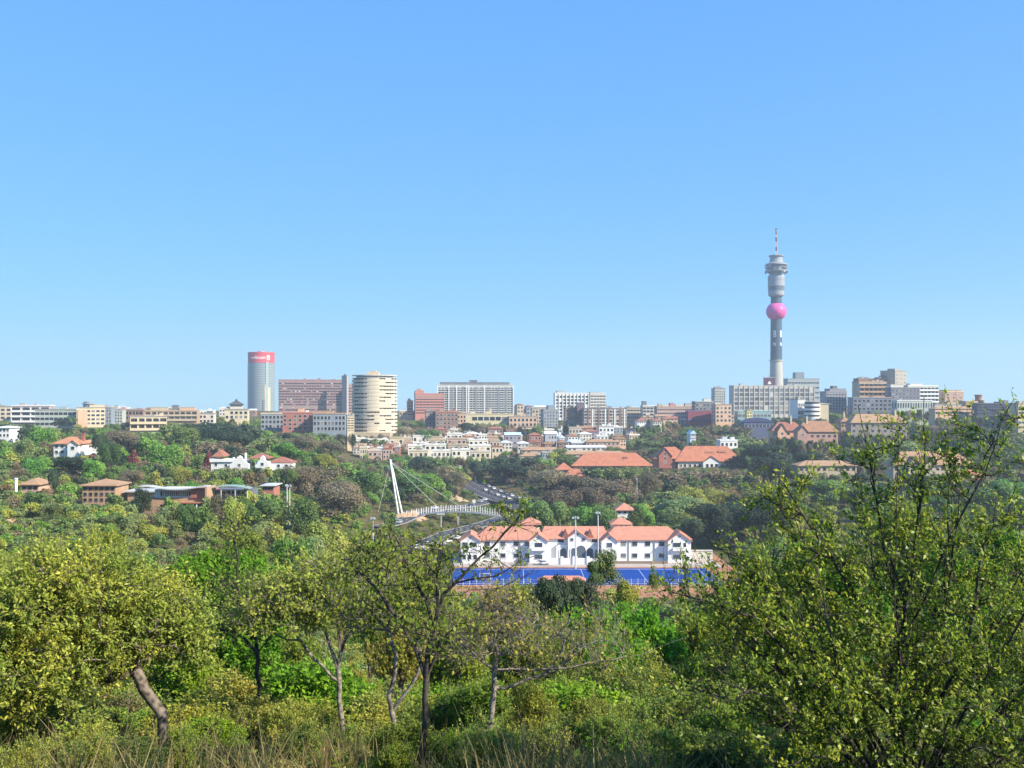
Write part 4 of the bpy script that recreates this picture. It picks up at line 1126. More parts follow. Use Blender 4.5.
def wave_pavilion():
    wmetal = plain('pale_grey_sheet', (.50,.51,.50), .6, .1)
    gmetal = plain('dull_green_sheet', (.27,.36,.33), .6, .1)
    D = 300; cx = PX(170, D); zb = gz(cx, D)-1; Z = lambda py: PZ(py, D)-zb; L = lambda px: PX(px, D)-cx
    t = tag(empty('modern_pavilion', (cx, D, zb)), 'modern brick and glass building with a thin sagging white roof on the left hill', 'building')
    MB().box(L(143), L(206), 1, 13, 0, Z(498)).obj('brick_wall', tan, t)
    MB().box(L(153), L(190), 1.5, 12, Z(498)+.003, Z(490)).obj('upper_wall', white, t)
    MB().box(L(190), L(207), .5, 12, Z(498)+.005, Z(489)).obj('upper_wall', brick, t)
    pts = [(L(140)+(L(208)-L(140))*i/14, Z(486.8)-.9*math.sin(math.pi*min(1,max(0,(i-2)/11)))+.0) for i in range(15)]
    MB().prism(pts+[(x, z+.3) for x, z in pts[::-1]], -1.0, 3).obj('roof', wmetal, t)
    MB().box(L(168), L(204), -1.6, 1, Z(503), Z(502)).obj('canopy', otile, t)
    me = win_mesh(.75,1.5, fr=white)
    for i in range(14): inst('window', me, t, (L(160)+i*(L(188)-L(160))/13, 1.5, Z(494)))
    for px in (183,187,191,195,200): inst('window', win_mesh(.9,1.9), t, (L(px), 1, Z(505.5)))
    for px in (181,189,198): MB().box(L(px)-.15, L(px)+.15, -1.4, -1.1, Z(512), Z(503)).obj('column', white, t)
    MB().box(L(206), L(208), -1, 8, 0, Z(487)).obj('pier', tan, t)
    PROTECT.append((158, 206, 503, D))
    D = 305; cx = PX(232, D); zb = gz(cx, D)-1
    t = tag(empty('open_canopy', (cx, D, zb)), 'long thin pale green arched canopy right of the sagging white roof', 'canopy')
    Z = lambda py: PZ(py, D)-zb; L = lambda px: PX(px, D)-cx
    pts = [(L(209)+(L(250)-L(209))*i/10, Z(488.8)+.8*math.sin(math.pi*i/10)) for i in range(11)]
    MB().prism(pts+[(x, z+.3) for x, z in pts[::-1]], -1.5, 3).obj('roof', gmetal, t)
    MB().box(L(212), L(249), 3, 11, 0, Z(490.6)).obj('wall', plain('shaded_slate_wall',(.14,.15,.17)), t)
    for px in (211,222,236,248): MB().tube((L(px), -1, 0), (L(px), -1, Z(489.6)), .15).obj('column', wmetal, t)
    for i in range(7): inst('window', win_mesh(1.1,1.2), t, (L(216)+i*(L(246)-L(216))/6, 3, Z(493.5)))
    PROTECT.append((208, 250, 494, D))
    D = 330; cx = PX(120, D); zb = gz(cx, D)-1
    t = tag(empty('flat_annex', (cx+6.5, D, zb)), 'small flat annex with thin white roof left of the sagging-roofed building', 'building')
    MB().box(-4, 5, 0, 8, 0, PZ(492,D)-zb).obj('wall', tan, t)
    MB().box(-5, 6, -1, 9, PZ(492,D)-zb+.003, PZ(490.8,D)-zb).obj('roof', wmetal, t)
    inst('window', win_mesh(3,1.2), t, (0,0,PZ(494.5,D)-zb))
    D = 340
    house('house', 'low brick house with flat grey roof right of the green canopy', 260, 276, 484.5, 486, 491, D, brick, wmetal, depth=9, wins=4)
wave_pavilion()

# ------------------------------------------------------------------ the white school
def school():
    D = 365; cx = PX(578, D); zb = ZF; X = lambda px: PX(px, D)-cx; Z = lambda py: PZ(py, D)-zb
    t = tag(empty('white_school_building', (cx, D, zb)), 'large white two-storey school with salmon tiled roofs beside the blue pitch', 'school')
    wallm = plain('school_white', (.80,.80,.80), .85, .05, .3)
    ze = Z(541.2)
    def wall(b, n='wall'): return b.obj(n, wallm, t)
    wall(MB().box(X(463), X(546), 2.5, 17, 0, ze))
    wall(MB().box(X(606), X(692), 2.5, 17, 0, ze))
    wall(MB().box(X(546)+.01, X(606)-.01, 6, 17, 0, ze-.002), 'centre_wall')
    # roofs
    MB().hip(X(473), X(549), 1.8, 18.5, ze+.004, Z(527.0)-1.0, inset=5.5).obj('roof', school_tile, t)
    MB().hip(X(603), X(687), 1.8, 18.5, ze+.004, Z(527.0)-1.0, inset=5.5).obj('roof', school_tile, t)
    MB().hip(X(540), X(612), 5.2, 19.5, ze+.008, Z(527.6)-1.0, inset=2).obj('roof', school_tile, t)
    MB().hip(X(459.5), X(480), 3.2, 16, ze+.003, Z(534), inset=3).obj('roof', school_tile, t)
    MB().hip(X(672), X(694), 3.2, 16, ze+.003, Z(533), inset=3).obj('roof', school_tile, t)
    # gabled bays
    bays = [(470.5, 20, 0, 534.5), (538.5, 18, 0, 534.8), (578, 19, 3.6, 532.8), (609.5, 16, 0, 535), (679.5, 23, 0, 533)]
    sg_ = glass('school_glass', (.045,.06,.08), .15); tw = win_mesh(1.95, 1.6, sg_); tv = win_mesh(2.8, 1.6, sg_); ts = win_mesh(.8, .5); tn = win_mesh(.95, 1.5)
    for px, wpx, y0, pk in bays:
        a, b = MB(), MB()
        gable_front(a, b, X(px), wpx*.365, y0, 4, 0, ze+(.0 if px != 578 else .8), Z(pk))
        o = a.obj('gable_wall', wallm, t); b.obj('gable_roof', school_tile, t)
        inst('vent', ts, o, (X(px), y0, Z(pk)-1.3))
        if px in (538.5, 679.5, 609.5):
            wme = tv if px != 609.5 else tw
            dx = -1.0 if px == 679.5 else 0
            for py in (545, 556.8):
                inst('window', wme, t, (X(px)+dx, y0, Z(py)))
                if px == 679.5: inst('window', tn, t, (X(px)+1.9, y0, Z(py)))
        if px == 679.5 or px == 538.5:
            MB().box(X(px)-2.6, X(px)+2.6, y0-1.0, y0-.02, Z(550.5), Z(547.8)).obj('balcony', wallm, t)
        if px == 470.5:
            for q in (465, 474): inst('window', tw, t, (X(q), y0, Z(544.5)))
            for q in (464, 469.5, 475): inst('window', win_mesh(1.3,1.7), t, (X(q)+.1, y0-1.2, Z(556.5)))
            MB().box(X(462), X(477.5), -1.2, -.02, 0, Z(551)).obj('porch', wallm, t)
            MB().box(X(461.5), X(478), -1.5, -.02, Z(551)+.003, Z(549.8)).obj('porch_roof', wallm, t)
    for px in (487, 502.8, 516.2, 527.5): 
        for py in (544.8, 556.6): inst('window', tw, t, (X(px), 2.5, Z(py)))
    for px in (624, 635.5, 648.5, 662.5):
        for py in (544.8, 556.6): inst('window', tw, t, (X(px), 2.5, Z(py)))
    for px in (520.5, 629.5, 655.5):   # downpipes
        MB().tube((X(px), 2.3, 0), (X(px), 2.3, ze-.2), .16).obj('downpipe', plain('drainpipe_grey',(.35,.4,.42),.6), t)
    # centre: upper windows, arches
    for px in (561.5, 596): inst('window', win_mesh(2.2,1.4), t, (X(px), 6, Z(542.8)))
    for px, py in ((572.5,541),(584,541)): inst('window', win_mesh(1.1,1.0), t, (X(px), 3.6, Z(py)))
    inst('window', win_mesh(.9,.7), t, (X(578.4), 3.6, Z(536.5)+.2))
    def arch(px, w, ztop, y0, nm='arch'):
        x = X(px); r_ = w/2; b = []
        for i in range(13):
            a = math.pi*i/12
            b.append((x+r_*math.cos(a), Z(ztop)-r_+r_*math.sin(a)))
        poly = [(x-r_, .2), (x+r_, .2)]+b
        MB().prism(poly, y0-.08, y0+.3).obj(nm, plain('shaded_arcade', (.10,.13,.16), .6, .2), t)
        po, pi_ = [], []
        for i in range(13):
            a = math.pi*i/12
            po.append((x+(r_+.3)*math.cos(a), Z(ztop)-r_+(r_+.3)*math.sin(a))); pi_.append((x+r_*math.cos(a), Z(ztop)-r_+r_*math.sin(a)))
        MB().prism([(x+r_+.3, .2)]+po+[(x-r_-.3, .2), (x-r_, .2)]+pi_[::-1]+[(x+r_, .2)], y0-.2, y0-.01).obj('arch_moulding', wallm, t)
    for px, w, zt_, y0 in ((564,2.6,550,5.0),(574,1.8,549.5,3.6),(581.5,3.6,547,3.6),(591,2.4,550,5.0),(599.5,2.4,551,5.0)):
        arch(px, w, zt_, y0)
    MB().box(X(557), X(567.8), 5.0, 6.01, 0, Z(546.8)).obj('loggia', wallm, t)
    MB().box(X(588.2), X(601), 5.0, 6.01, 0, Z(547.8)).obj('loggia', wallm, t)
    MB().hip(X(563), X(570), 5.6, 9, Z(537)-1.2, Z(531.5), inset=0).obj('dormer', rtile, t)
    MB().hip(X(588), X(595), 5.6, 9, Z(537)-1.2, Z(531.5), inset=0).obj('dormer', rtile, t)
    # cupolas
    for px, y in ((531, 16), (626, 16)):
        c = MB().box(X(px)-3.4, X(px)+3.4, y, y+6.8, Z(535), Z(525.3)-1.75).obj('cupola', wallm, t)
        MB().hip(X(px)-4.3, X(px)+4.3, y-.9, y+7.7, Z(525.3)-1.747, Z(517.6)-2.0).obj('cupola_roof', school_tile, c)
        for k in (-2, 0, 2): inst('vent', ts, c, (X(px)+k, y, Z(526.8)-1.8))
    # terrace wall and steps in front
    MB().box(X(546), X(612), -3.2, -2.8, 0, 2.2).obj('terrace_wall', wallm, t)
    MB().box(X(572), X(577), -3.6, -3.25, 0, 2.9).box(X(560), X(563), -3.6, -3.25, 0, 2.9).box(X(586), X(589), -3.6, -3.25, 0, 2.9).obj('gate_pier', wallm, t)
    MB().box(X(612), X(667), -2.2, -1.9, .02, 1.0).obj('planter', plain('brown_planter',(.25,.18,.14)), t)
    MB().box(X(693), X(716), 6, 7, 0, 3.4).box(X(693), X(716), 5.8, 7.2, 3.4, 3.7).obj('side_wall', pale, t)
    PROTECT.append((462, 694, 566, D))
school()
# dugout shelter and fence at the pitch
sh = tag(empty('dugout_shelter', (PX(562,316), 316, ZF-.2)), 'small salmon-roofed shelter on the near edge of the blue pitch', 'shelter')
MB().box(-7, 7, 0, 3, 0, 2.4).obj('wall', plain('shelter_wall',(.6,.5,.46)), sh)
MB().hip(-7.8, 7.8, -.8, 3.8, 2.403, 3.9).obj('roof', school_tile, sh)
pm = MB().tube((0,0,0),(0,0,2.6), .07, .06, 6).mesh('post', [wmetal])
fe = tag(empty('pitch_fence', (0, 319.5, ZF-.2)), 'low wire fence with pale posts along the near edge of the blue pitch', 'fence')
nn = 44
for i in range(nn):
    inst('post', pm, fe, (FX0-2+(FX1-FX0+4)*i/(nn-1), 0, 0))
wr = MB()
for z in (.4, 1.0, 1.6, 2.2): wr.tube((FX0-2, 0, z), (FX1+2, 0, z), .02, .02, 4)
wr.obj('wire', wmetal, fe)
# posts inside the pitch (goal and hurdles)
gp = tag(empty('hockey_goal', (PX(467,330)+6, 330, ZF+.07)), 'small white-framed goal at the left end of the blue pitch', 'goal')
MB().tube((-1.8,0,0),(-1.8,0,2.1),.09).tube((1.8,0,0),(1.8,0,2.1),.09).tube((-1.8,0,2.1),(1.8,0,2.1),.09).obj('frame', FRW, gp)
MB().box(-1.8,1.8,1.0,1.06,0,.5).obj('backboard', plain('goal_board',(.2,.2,.25)), gp)

def light_pole(label, px, pyt, D, heads=2, arm=1.6, name='floodlight_mast', cat='pole', grp=None, r=.16):
    x = PX(px, D); z0 = gz(x, D) if not (300 < D < 388 and 440 < px < 735) else ZF
    h = PZ(pyt, D)-z0
    t = tag(empty(name, (x, D, z0)), label, cat, grp)
    m = plain('galvanised_pale', (.62,.63,.62), .5, .05, 2, metal=.0)
    MB().tube((0,0,0),(0,0,h), r, r*.6, 10).obj('pole', m, t)
    MB().box(-arm, arm, -.08, .08, h-.3, h-.14).obj('crossarm', m, t)
    for i in range(heads):
        x = -arm+2*arm*i/max(1, heads-1)
        MB().box(x-.35, x+.35, -.45, -.1, h-.75, h-.12).obj('lamp_head', plain('lamp_housing',(.5,.52,.54),.4,.05), t)
light_pole('taller white floodlight mast standing left of the school entrance', 575.5, 516.5, 352, 2, .9, r=.3)
light_pole('white floodlight mast standing right of the school entrance gable', 598, 511.5, 350, 2, .5, r=.26)
light_pole('pale floodlight mast by the road left of the school', 441, 513, 420, 4, 1.3, r=.22)
light_pole('thin pale mast among the trees left of the cable mast, near a bare trunk', 373, 517, 340, 2, .5, r=.2)
light_pole('thin white pole rising out of the trees below the bridge mast', 388, 531, 330, 1, .3, r=.16)
light_pole('left one of two white poles on the hill right of the green canopy', 287, 484, 330, 1, .2, r=.22)
light_pole('pole with a short side sign right beside another white hill pole', 289.7, 484.5, 328, 2, .2, r=.2)
light_pole('thin street lamp left of the hostel row above the pavilion', 637, 478, 520, 1, .3, name='street_lamp', cat='street lamp', r=.16)
light_pole('dark thin street lamp by the left curve of the road', 560, 512, 440, 1, .3, name='street_lamp', cat='street lamp', r=.12)
cp = tag(empty('chimney_pipe', (PX(16,320), 320, gz(PX(16,320),320))), 'short fat white pipe left of the tan-roofed bungalow', 'pipe')
MB().lathe([(.45,0),(.45,PZ(478,320)-gz(PX(16,320),320)-.5),(.6,PZ(478,320)-gz(PX(16,320),320)-.4),(.6,PZ(478,320)-gz(PX(16,320),320))], 12).obj('stack', white, cp)

# ------------------------------------------------------------------ cable-stayed footbridge
def bridge():
    D = 480; zd = PZ(514, D)
    x0, x1 = PX(404, D), PX(512, D)
    t = tag(empty('footbridge', ((x0+x1)/2, D, zd)), 'slim arched footbridge with upright pale railings across the road', 'bridge')
    cx = (x0+x1)/2; n = 44
    def zz(u): return 3.4*(1-(2*u-.95)**2)-2.2
    P = [(x0+(x1-x0)*i/n-cx, zz(i/n)) for i in range(n+1)]
    b = MB().prism(P+[(x, z-.7) for x, z in P[::-1]], 0, 3.2)
    b.obj('deck', plain('bridge_concrete', (.20,.23,.25)), t)
    rm = plain('bridge_rail_white', (.75,.76,.76), .5, .05)
    pme = MB().box(-.14,.14,-.1,.1,0,2.9).mesh('railing_post', [rm])
    for i in range(n+1):
        inst('railing_post', pme, t, (P[i][0], .15, P[i][1]))
        if i % 2: inst('railing_post', pme, t, (P[i][0], 3.05, P[i][1]))
    r_ = MB()
    for i in range(n): r_.tube((P[i][0], .15, P[i][1]+1.1), (P[i+1][0], .15, P[i+1][1]+1.1), .06, .06, 5)
    r_.obj('handrail', rm, t)
    for u in (.5, .97): 
        k = int(u*n); MB().box(P[k][0]-.4, P[k][0]+.4, 1, 2.2, PZ(531,D)-zd-4, P[k][1]-.7).obj('pier', grey, t)
    # mast
    mt = tag(empty('bridge_mast', (x0-1.0, D+1.6, zd-8)), 'leaning white twin-legged mast that carries the footbridge cables', 'mast')
    wt = plain('mast_white_paint', (.80,.80,.80), .45, .04)
    top = (PX(390, D)-x0+1.0, 0, PZ(461, D)-zd+8)
    for dy, dx in ((-2.0, -.6), (2.0, 1.6)):
        MB().tube((dx*.8, dy, 0), (top[0]+dx*.12, dy*.15, top[2]), .5, .36, 12).obj('leg', wt, mt)
    MB().tube((top[0], 0, top[2]-1), (top[0]-.1, 0, top[2]+.8), .55, .4, 12).obj('cap', wt, mt)
    for px, py in ((470,512.5),(444,513),(380,494)):
        e = (PX(px, D)-(x0-1.0), 0 if px < 400 else -1.4, PZ(py, D)-(zd-8) if px > 400 else PZ(521, D)-(zd-8))
        if px < 400: e = (PX(376, D)-(x0-1.0), 0, PZ(520,D)-(zd-8))
        MB().tube((top[0], 0, top[2]-.6), e, .09, .09, 6).obj('cable', plain('cable_grey',(.62,.62,.62)), mt)
    PROTECT.append((402, 512, 521, 470)); PROTECT.append((386, 404, 512, 470))
bridge()

# ------------------------------------------------------------------ cars
CARCOL = {'white': (.75,.75,.75), 'silver': (.42,.44,.46), 'dark blue': (.04,.07,.16), 'grey': (.2,.21,.22), 'red': (.4,.04,.03), 'black': (.03,.03,.035)}
def car_proto(colname):
    m = plain('car_paint_'+colname.replace(' ', '_'), CARCOL[colname], .25, .03, 1, spec=.6)
    gl_ = glass('car_glass', (.03,.035,.04), .08)
    b = MB()
    pr = [(-2.15,.35),(2.15,.35),(2.2,.62),(2.1,.84),(1.2,.95),(.55,1.42),(-1.15,1.46),(-1.75,1.02),(-2.1,.95),(-2.2,.6)]
    n = len(pr)
    v = []
    for s in (-1, 1):
        for x, z in pr:
            v.append((x, s*(.86 if z < 1.1 else .66), z))
    f = [list(range(n))[::-1], list(range(n, 2*n))]+[[i, (i+1)%n, n+(i+1)%n, n+i] for i in range(n)]
    b.add(v, f)
    body = b.mesh('body', [m])
    g = MB()
    for s in (-1, 1):
        q = [(-1.5,.99),(1.05,.99),(.5,1.36),(-1.08,1.39)]
        g.add([(x, s*(.87 if z < 1.1 else .70), z) for x, z in q], [(0,1,2,3) if s < 0 else (3,2,1,0)])
    g.add([(1.24,-.72,.99),(1.24,.72,.99),(.62,.58,1.38),(.62,-.58,1.38)], [(0,1,2,3)])
    g.add([(-1.80,-.72,1.03),(-1.80,.72,1.03),(-1.24,.58,1.42),(-1.24,-.58,1.42)], [(3,2,1,0)])
    win = g.mesh('windows', [gl_])
    wh = MB().tube((0,-.1,0),(0,.1,0), .32, .32, 14).tube((0,-.12,0),(0,.12,0), .17, .17, 10, 1).mesh('wheel', [plain('tyre',(.03,.03,.03),.8,.05), plain('rim',(.5,.5,.5),.3,.05)])
    hl = MB().box(-.04,.04,-.18,.18,-.07,.07).mesh('headlight', [plain('lamp_lens',(.8,.8,.75),.15,.03)])
    return body, win, wh, hl
PROTO = {c: car_proto(c) for c in CARCOL}
def car(label, col, x, y, rz, z=None, group='cars parked in the valley'):
    body, win, wh, hl = PROTO[col]
    z = gz(x, y) if z is None else z
    t = tag(empty('parked_car', (x, y, z), R(rz)), label, 'car', group)
    inst('body', body, t, (0,0,0)); inst('windows', win, t, (0,0,0))
    for a in (-1.35, 1.35):
        for s in (-.8, .8): inst('wheel', wh, t, (a, s, .32))
    for s in (-.6, .6): inst('headlight', hl, t, (2.17, s, .68))
    t.scale = (1.15,)*3
    return t
def road_near(P, N, V, i, off):
    p = P[i]+N[i]*off
    T = P[min(i+1, len(P)-1)]-P[i-1]
    return p[0], p[1], V[i*5][2]+.004, math.degrees(math.atan2(T[1], T[0]))
ROADCARS = []
L1 = len(RP1)
for i, (fr, off, col, lab) in enumerate([
    (.985, 2.2, 'white', 'white car at the far top end of the road under the footbridge'),
    (.90, 2.2, 'silver', 'silver car second from the far end of the road under the footbridge'),
    (.66, -2.2, 'dark blue', 'dark blue car driving uphill beyond the footbridge deck'),
    (.40, 2.2, 'white', 'white car coming down the road just below the bridge'),
    (.15, -2.2, 'silver', 'silver car at the low left end of the bridge road')]):
    k = min(L1-2, int(fr*L1)); x, y, z, a = road_near(RP1, RN1, RV1, k, off); car(lab, col, x, y, a, z)
L2 = len(RP2)
names = ['nearest', 'second', 'third', 'fourth', 'fifth', 'sixth', 'seventh', 'eighth', 'ninth', 'tenth']
cols2 = ['white', 'silver', 'white', 'silver', 'dark blue', 'white', 'silver', 'white', 'grey', 'white']
for i in range(9):
    k = int(L2*(.16+.085*i)); x, y, z, a = road_near(RP2, RN2, RV2, k, 8.6)
    car(f'{cols2[i]} car, {names[i] if i else "first"} from the top along the tree-lined road\'s far kerb', cols2[i], x, y, a, z)
for i in range(7):
    k = int(L2*(.36+.085*i)); x, y, z, a = road_near(RP2, RN2, RV2, k, 1.2)
    car(f'{cols2[9-i]} car, {names[i] if i else "first"} from the top in the tree-lined road\'s middle queue', cols2[9-i], x, y, a, z)
def car_at(label, col, px, py, rz, z=-60.6):
    D = -z*F/(py-HZ); x = PX(px, D)
    car(label, col, x, D, rz, max(z, gz(x, D)+.05))
car_at('dark blue car crossing below the right end of the footbridge', 'dark blue', 491, 522.5, 10)
car_at('white car parked on the corner behind the left school gable', 'white', 478, 529, 15)
car_at('white van-like car beside the pale road mast left of the school', 'white', 446, 545, 25)
car_at('white car nearest the school end wall in the left car park', 'white', 457, 540, 70)
car_at('silver car half hidden by bushes below the road mast', 'silver', 440, 549, 20)
car_at('white car deep in the bushes at the left end of the car park', 'white', 429, 551, 20)
car_at('white car lowest in the left car park', 'white', 418, 556, 10)
car_at('white car glimpsed between the left foreground treetops', 'white', 321, 557, 5, -58)
car_at('white car parked on the apron below the left inner gable', 'white', 543, 564.5, 0, ZF+.06)
car_at('grey car parked on the apron in front of the left wing', 'grey', 521, 565.3, 0, ZF+.06)
# round sign by the road
sg = tag(empty('round_road_sign', (PX(474,560), 560, gz(PX(474,560),560))), 'round white road sign at the mouth of the tree-lined road', 'sign')
MB().tube((0,0,0),(0,0,3.4),.09).obj('post', wmetal, sg)
MB().tube((0,-.12,4.2),(0,-.02,4.2),1.0,1.0,20).obj('sign_face', white, sg)
# ------------------------------------------------------------------ vegetation: leaf and wood arrays
def quads(P, N, size, rng, aspect=1.6, fold=0.0, T=None):
    n = len(P)
    N = N/np.maximum(np.linalg.norm(N, axis=1), 1e-6)[:, None]
    if T is None: T = rng.normal(size=(n, 3))
    T = T-(T*N).sum(1)[:, None]*N
    T /= np.maximum(np.linalg.norm(T, axis=1), 1e-6)[:, None]
    B = np.cross(N, T)
    s = (size*np.ones(n))[:, None]*rng.uniform(.5, 1.45, (n, 1))
    a = s*.5*math.sqrt(aspect); b = s*.5/math.sqrt(aspect)
    V = np.stack([P-T*a, P+B*b-T*a*.1+N*s*fold, P+T*a, P-B*b-T*a*.1+N*s*fold], 1).reshape(-1, 3)
    Q = np.arange(4*n).reshape(n, 4)
    return V, Q

def tubes(segs, k=5):
    """segs: list of (points (m,3), radii (m,)) -> V, Q"""
    Vs, Qs = [], []; base = 0
    ang = np.arange(k)*2*math.pi/k
    ca, sa = np.cos(ang), np.sin(ang)
    for P, r in segs:
        P = np.asarray(P, float); m = len(P)
        T = np.gradient(P, axis=0); T /= np.maximum(np.linalg.norm(T, axis=1), 1e-9)[:, None]
        ref = np.array([0.31, 0.17, 0.93]) if abs(T[0][2]) < .9 else np.array([1, .1, 0])
        A = np.cross(T, ref); A /= np.maximum(np.linalg.norm(A, axis=1), 1e-9)[:, None]
        Bv = np.cross(T, A)
        V = P[:, None, :]+np.asarray(r)[:, None, None]*(A[:, None, :]*ca[None, :, None]+Bv[:, None, :]*sa[None, :, None])
        Vs.append(V.reshape(-1, 3))
        i, j = np.meshgrid(np.arange(m-1), np.arange(k), indexing='ij')
        j2 = (j+1) % k
        Qs.append(np.stack([base+i*k+j, base+i*k+j2, base+(i+1)*k+j2, base+(i+1)*k+j], -1).reshape(-1, 4))
        base += m*k
    return np.concatenate(Vs), np.concatenate(Qs)

# ---- distant crowns: leaf clumps set on the shells of many lobes
def far_crown(seed, lobes, n, size, mat, shape='round', fill=.25):
    rng = np.random.default_rng(seed)
    if shape == 'column':
        C_ = np.stack([rng.normal(0,.05,lobes), rng.normal(0,.05,lobes), np.linspace(.1,.9,lobes)], 1)
        rad = .17*np.sqrt(np.clip(1.15-C_[:, 2], .05, 1))+.03
    elif shape == 'cone':
        h = rng.uniform(.08, .95, lobes); a = rng.uniform(0, 6.28, lobes); r = .34*(1-h)*rng.uniform(.3, 1, lobes)
        C_ = np.stack([r*np.cos(a), r*np.sin(a), h], 1); rad = .08+.13*(1-h)
    else:
        a = rng.uniform(0, 6.28, lobes); rr = np.sqrt(rng.uniform(0, 1, lobes))*.34; z = rng.uniform(.30, .84, lobes)
        if shape == 'umbrella': z = rng.uniform(.55, .85, lobes); rr *= 1.25
        lim = np.sqrt(np.clip(1-((z-.45)/.52)**2, .05, 1)); rr = rr*lim
        C_ = np.stack([rr*np.cos(a), rr*np.sin(a), z], 1); rad = rng.uniform(.12, .22, lobes)
    w = rad**2; k = rng.choice(lobes, n, p=w/w.sum())
    d = rng.normal(size=(n, 3)); d /= np.linalg.norm(d, axis=1)[:, None]
    low = (d[:, 2] < -.3) & (rng.uniform(size=n) < .6); d[low, 2] *= -1
    q = rng.uniform(.78, 1.12, n); inner = rng.uniform(size=n) < fill; q[inner] *= rng.uniform(.3, .9, inner.sum())
    P = C_[k]+d*(rad[k]*q)[:, None]
    P[:, 2] = np.clip(P[:, 2], .02, 1.02)
    V, Q = quads(P, d+rng.normal(0, .5, (n, 3))+np.array([.45, -.2, .35]), size, rng, 1.3)
    return V, Q

def far_trunk(seed, spread=.16):
    rng = np.random.default_rng(seed); segs = []
    segs.append((np.array([[0,0,-.05],[.01,.0,.2],[.0,.01,.45],[.02,0,.62]]), np.array([.03,.024,.018,.008])))
    for i in range(5):
        a = rng.uniform(0, 6.28); z = rng.uniform(.22, .4)
        e = np.array([spread*1.4*math.cos(a), spread*1.4*math.sin(a), z+.3])
        segs.append((np.array([[0,0,z],[e[0]*.4,e[1]*.4,z+.12],e]), np.array([.014,.01,.004])))
    return tubes(segs, 5)

LM = {
 'green':  leafmat('mid_green_foliage', (.045,.085,.020), (.090,.155,.034), (.17,.25,.06)),
 'vgreen': leafmat('vivid_green_foliage', (.060,.135,.015), (.12,.24,.030), (.22,.35,.06), objvar=.2),
 'olive':  leafmat('olive_yellow_foliage', (.13,.15,.022), (.24,.26,.038), (.36,.37,.07), objvar=.25),
 'sage':   leafmat('sage_green_foliage', (.080,.115,.038), (.15,.195,.062), (.24,.28,.10), objvar=.3),
 'dark':   leafmat('dark_evergreen_foliage', (.014,.030,.015), (.030,.054,.027), (.065,.095,.043), objvar=.3),
 'bare':   leafmat('grey_brown_twigs', (.085,.062,.038), (.15,.115,.068), (.22,.175,.10), objvar=.3, trans=.1),
 'autumn': leafmat('dusty_ochre_foliage', (.10,.075,.03), (.17,.12,.05), (.26,.19,.08), objvar=.25),
 'yellow': leafmat('yellow_green_foliage', (.15,.16,.02), (.26,.26,.04), (.36,.34,.07), objvar=.1),
 'red':    leafmat('red_purple_foliage', (.07,.02,.025), (.16,.04,.05), (.3,.09,.1), objvar=.15),
}
BARK = barkmat('grey_brown_bark', (.045,.035,.028), (.15,.125,.10))
FAR = {}
SPECN = {'green':4,'vgreen':3,'olive':3,'sage':4,'dark':3,'bare':4,'autumn':2,'yellow':1,'red':1}
for si, (sp, cnt) in enumerate(SPECN.items()):
    FAR[sp] = []
    for v in range(cnt):
        n = 5200 if sp != 'bare' else 7000
        lob = [14, 22, 9, 17][v]
        shape = 'round' if v != 2 else 'umbrella'
        V, Q = far_crown(100*si+v, lob, n, .036 if sp != 'bare' else .026, None, shape, .25 if sp != 'bare' else .5)
        FAR[sp].append(np_mesh('crown', V, Q, [LM[sp]]))
V, Q = far_crown(901, 12, 5000, .032, None, 'column'); FAR['cypress'] = [np_mesh('crown', V, Q, [LM['dark']])]
V, Q = far_crown(902, 40, 6000, .030, None, 'cone'); FAR['cone'] = [np_mesh('crown', V, Q, [LM['green']])]
FT = []
for s in range(3):
    V, Q = far_trunk(50+s); FT.append(np_mesh('trunk', V, Q, [BARK]))

LOOK = {'green':'mid-green round tree','vgreen':'vivid green round tree','olive':'olive-yellow tree','sage':'grey-green tree','dark':'dark evergreen tree',
        'bare':'grey-brown bare-twigged tree','autumn':'dusty ochre tree','yellow':'small yellow-green tree','red':'reddish flowering tree','cypress':'narrow dark column conifer','cone':'pointed green conifer'}
LAND = [('the modern white flat house', 2, 432), ('the terracotta-roofed white house', 68, 446), ('the low cream balconied flats', 143, 424), ('the small tan bungalow', 30, 485),
        ('the tan-roofed red-brick house', 99, 490), ('the sagging-roofed pavilion', 175, 495), ('the green canopy roof', 230, 490), ('the curly-gabled white house', 250, 462),
        ('the glass cylinder tower foot', 261, 412), ('the red-brick flats', 296, 422), ('the twin white hill poles', 288, 495), ('the round tower podium', 375, 434), ('the hillside terrace', 385, 455),
        ('the bridge mast', 396, 490), ('the white slab foot', 475, 420), ('the footbridge middle', 455, 512), ('the row of parked cars', 497, 497), ('the terrace\'s lowest right corner', 490, 458),
        ('the orange hall', 612, 460), ('the orange cottages', 570, 472), ('the red-brick gabled bay', 665, 458), ('the gabled porch', 711, 464), ('the square pavilion', 625, 508),
        ('the left school cupola', 531, 520), ('the right school cupola', 625, 520), ('the school right end', 690, 545), ('the school left end', 463, 550), ('the ice-white gabled house', 692, 436),
        ('the telecom tower slab', 775, 405), ('the rusty-roofed house', 788, 430), ('the brown-roofed house', 820, 428), ('the wide tan-roofed house', 880, 424), ('the dormered house', 930, 463),
        ('the slate-blue block', 998, 416), ('the hilltop cluster foot', 900, 412), ('the blue pitch left corner', 458, 580), ('the blue pitch right corner', 712, 580), ('the low tan-roofed building', 828, 467),
        ('the sandy clearing', 15, 527), ('the blue pitch middle', 580, 585), ('the orange-peach hall', 958, 413), ('the striped flats', 605, 420)]
TREES = []   # dicts
def reg(sp, x, y, z, w, h, name='tree', cat='tree'):
    TREES.append(dict(sp=sp, x=x, y=y, z=z, w=w, h=h, name=name, cat=cat, px=512+x/y*F, py=HZ-(z+h)/y*F))

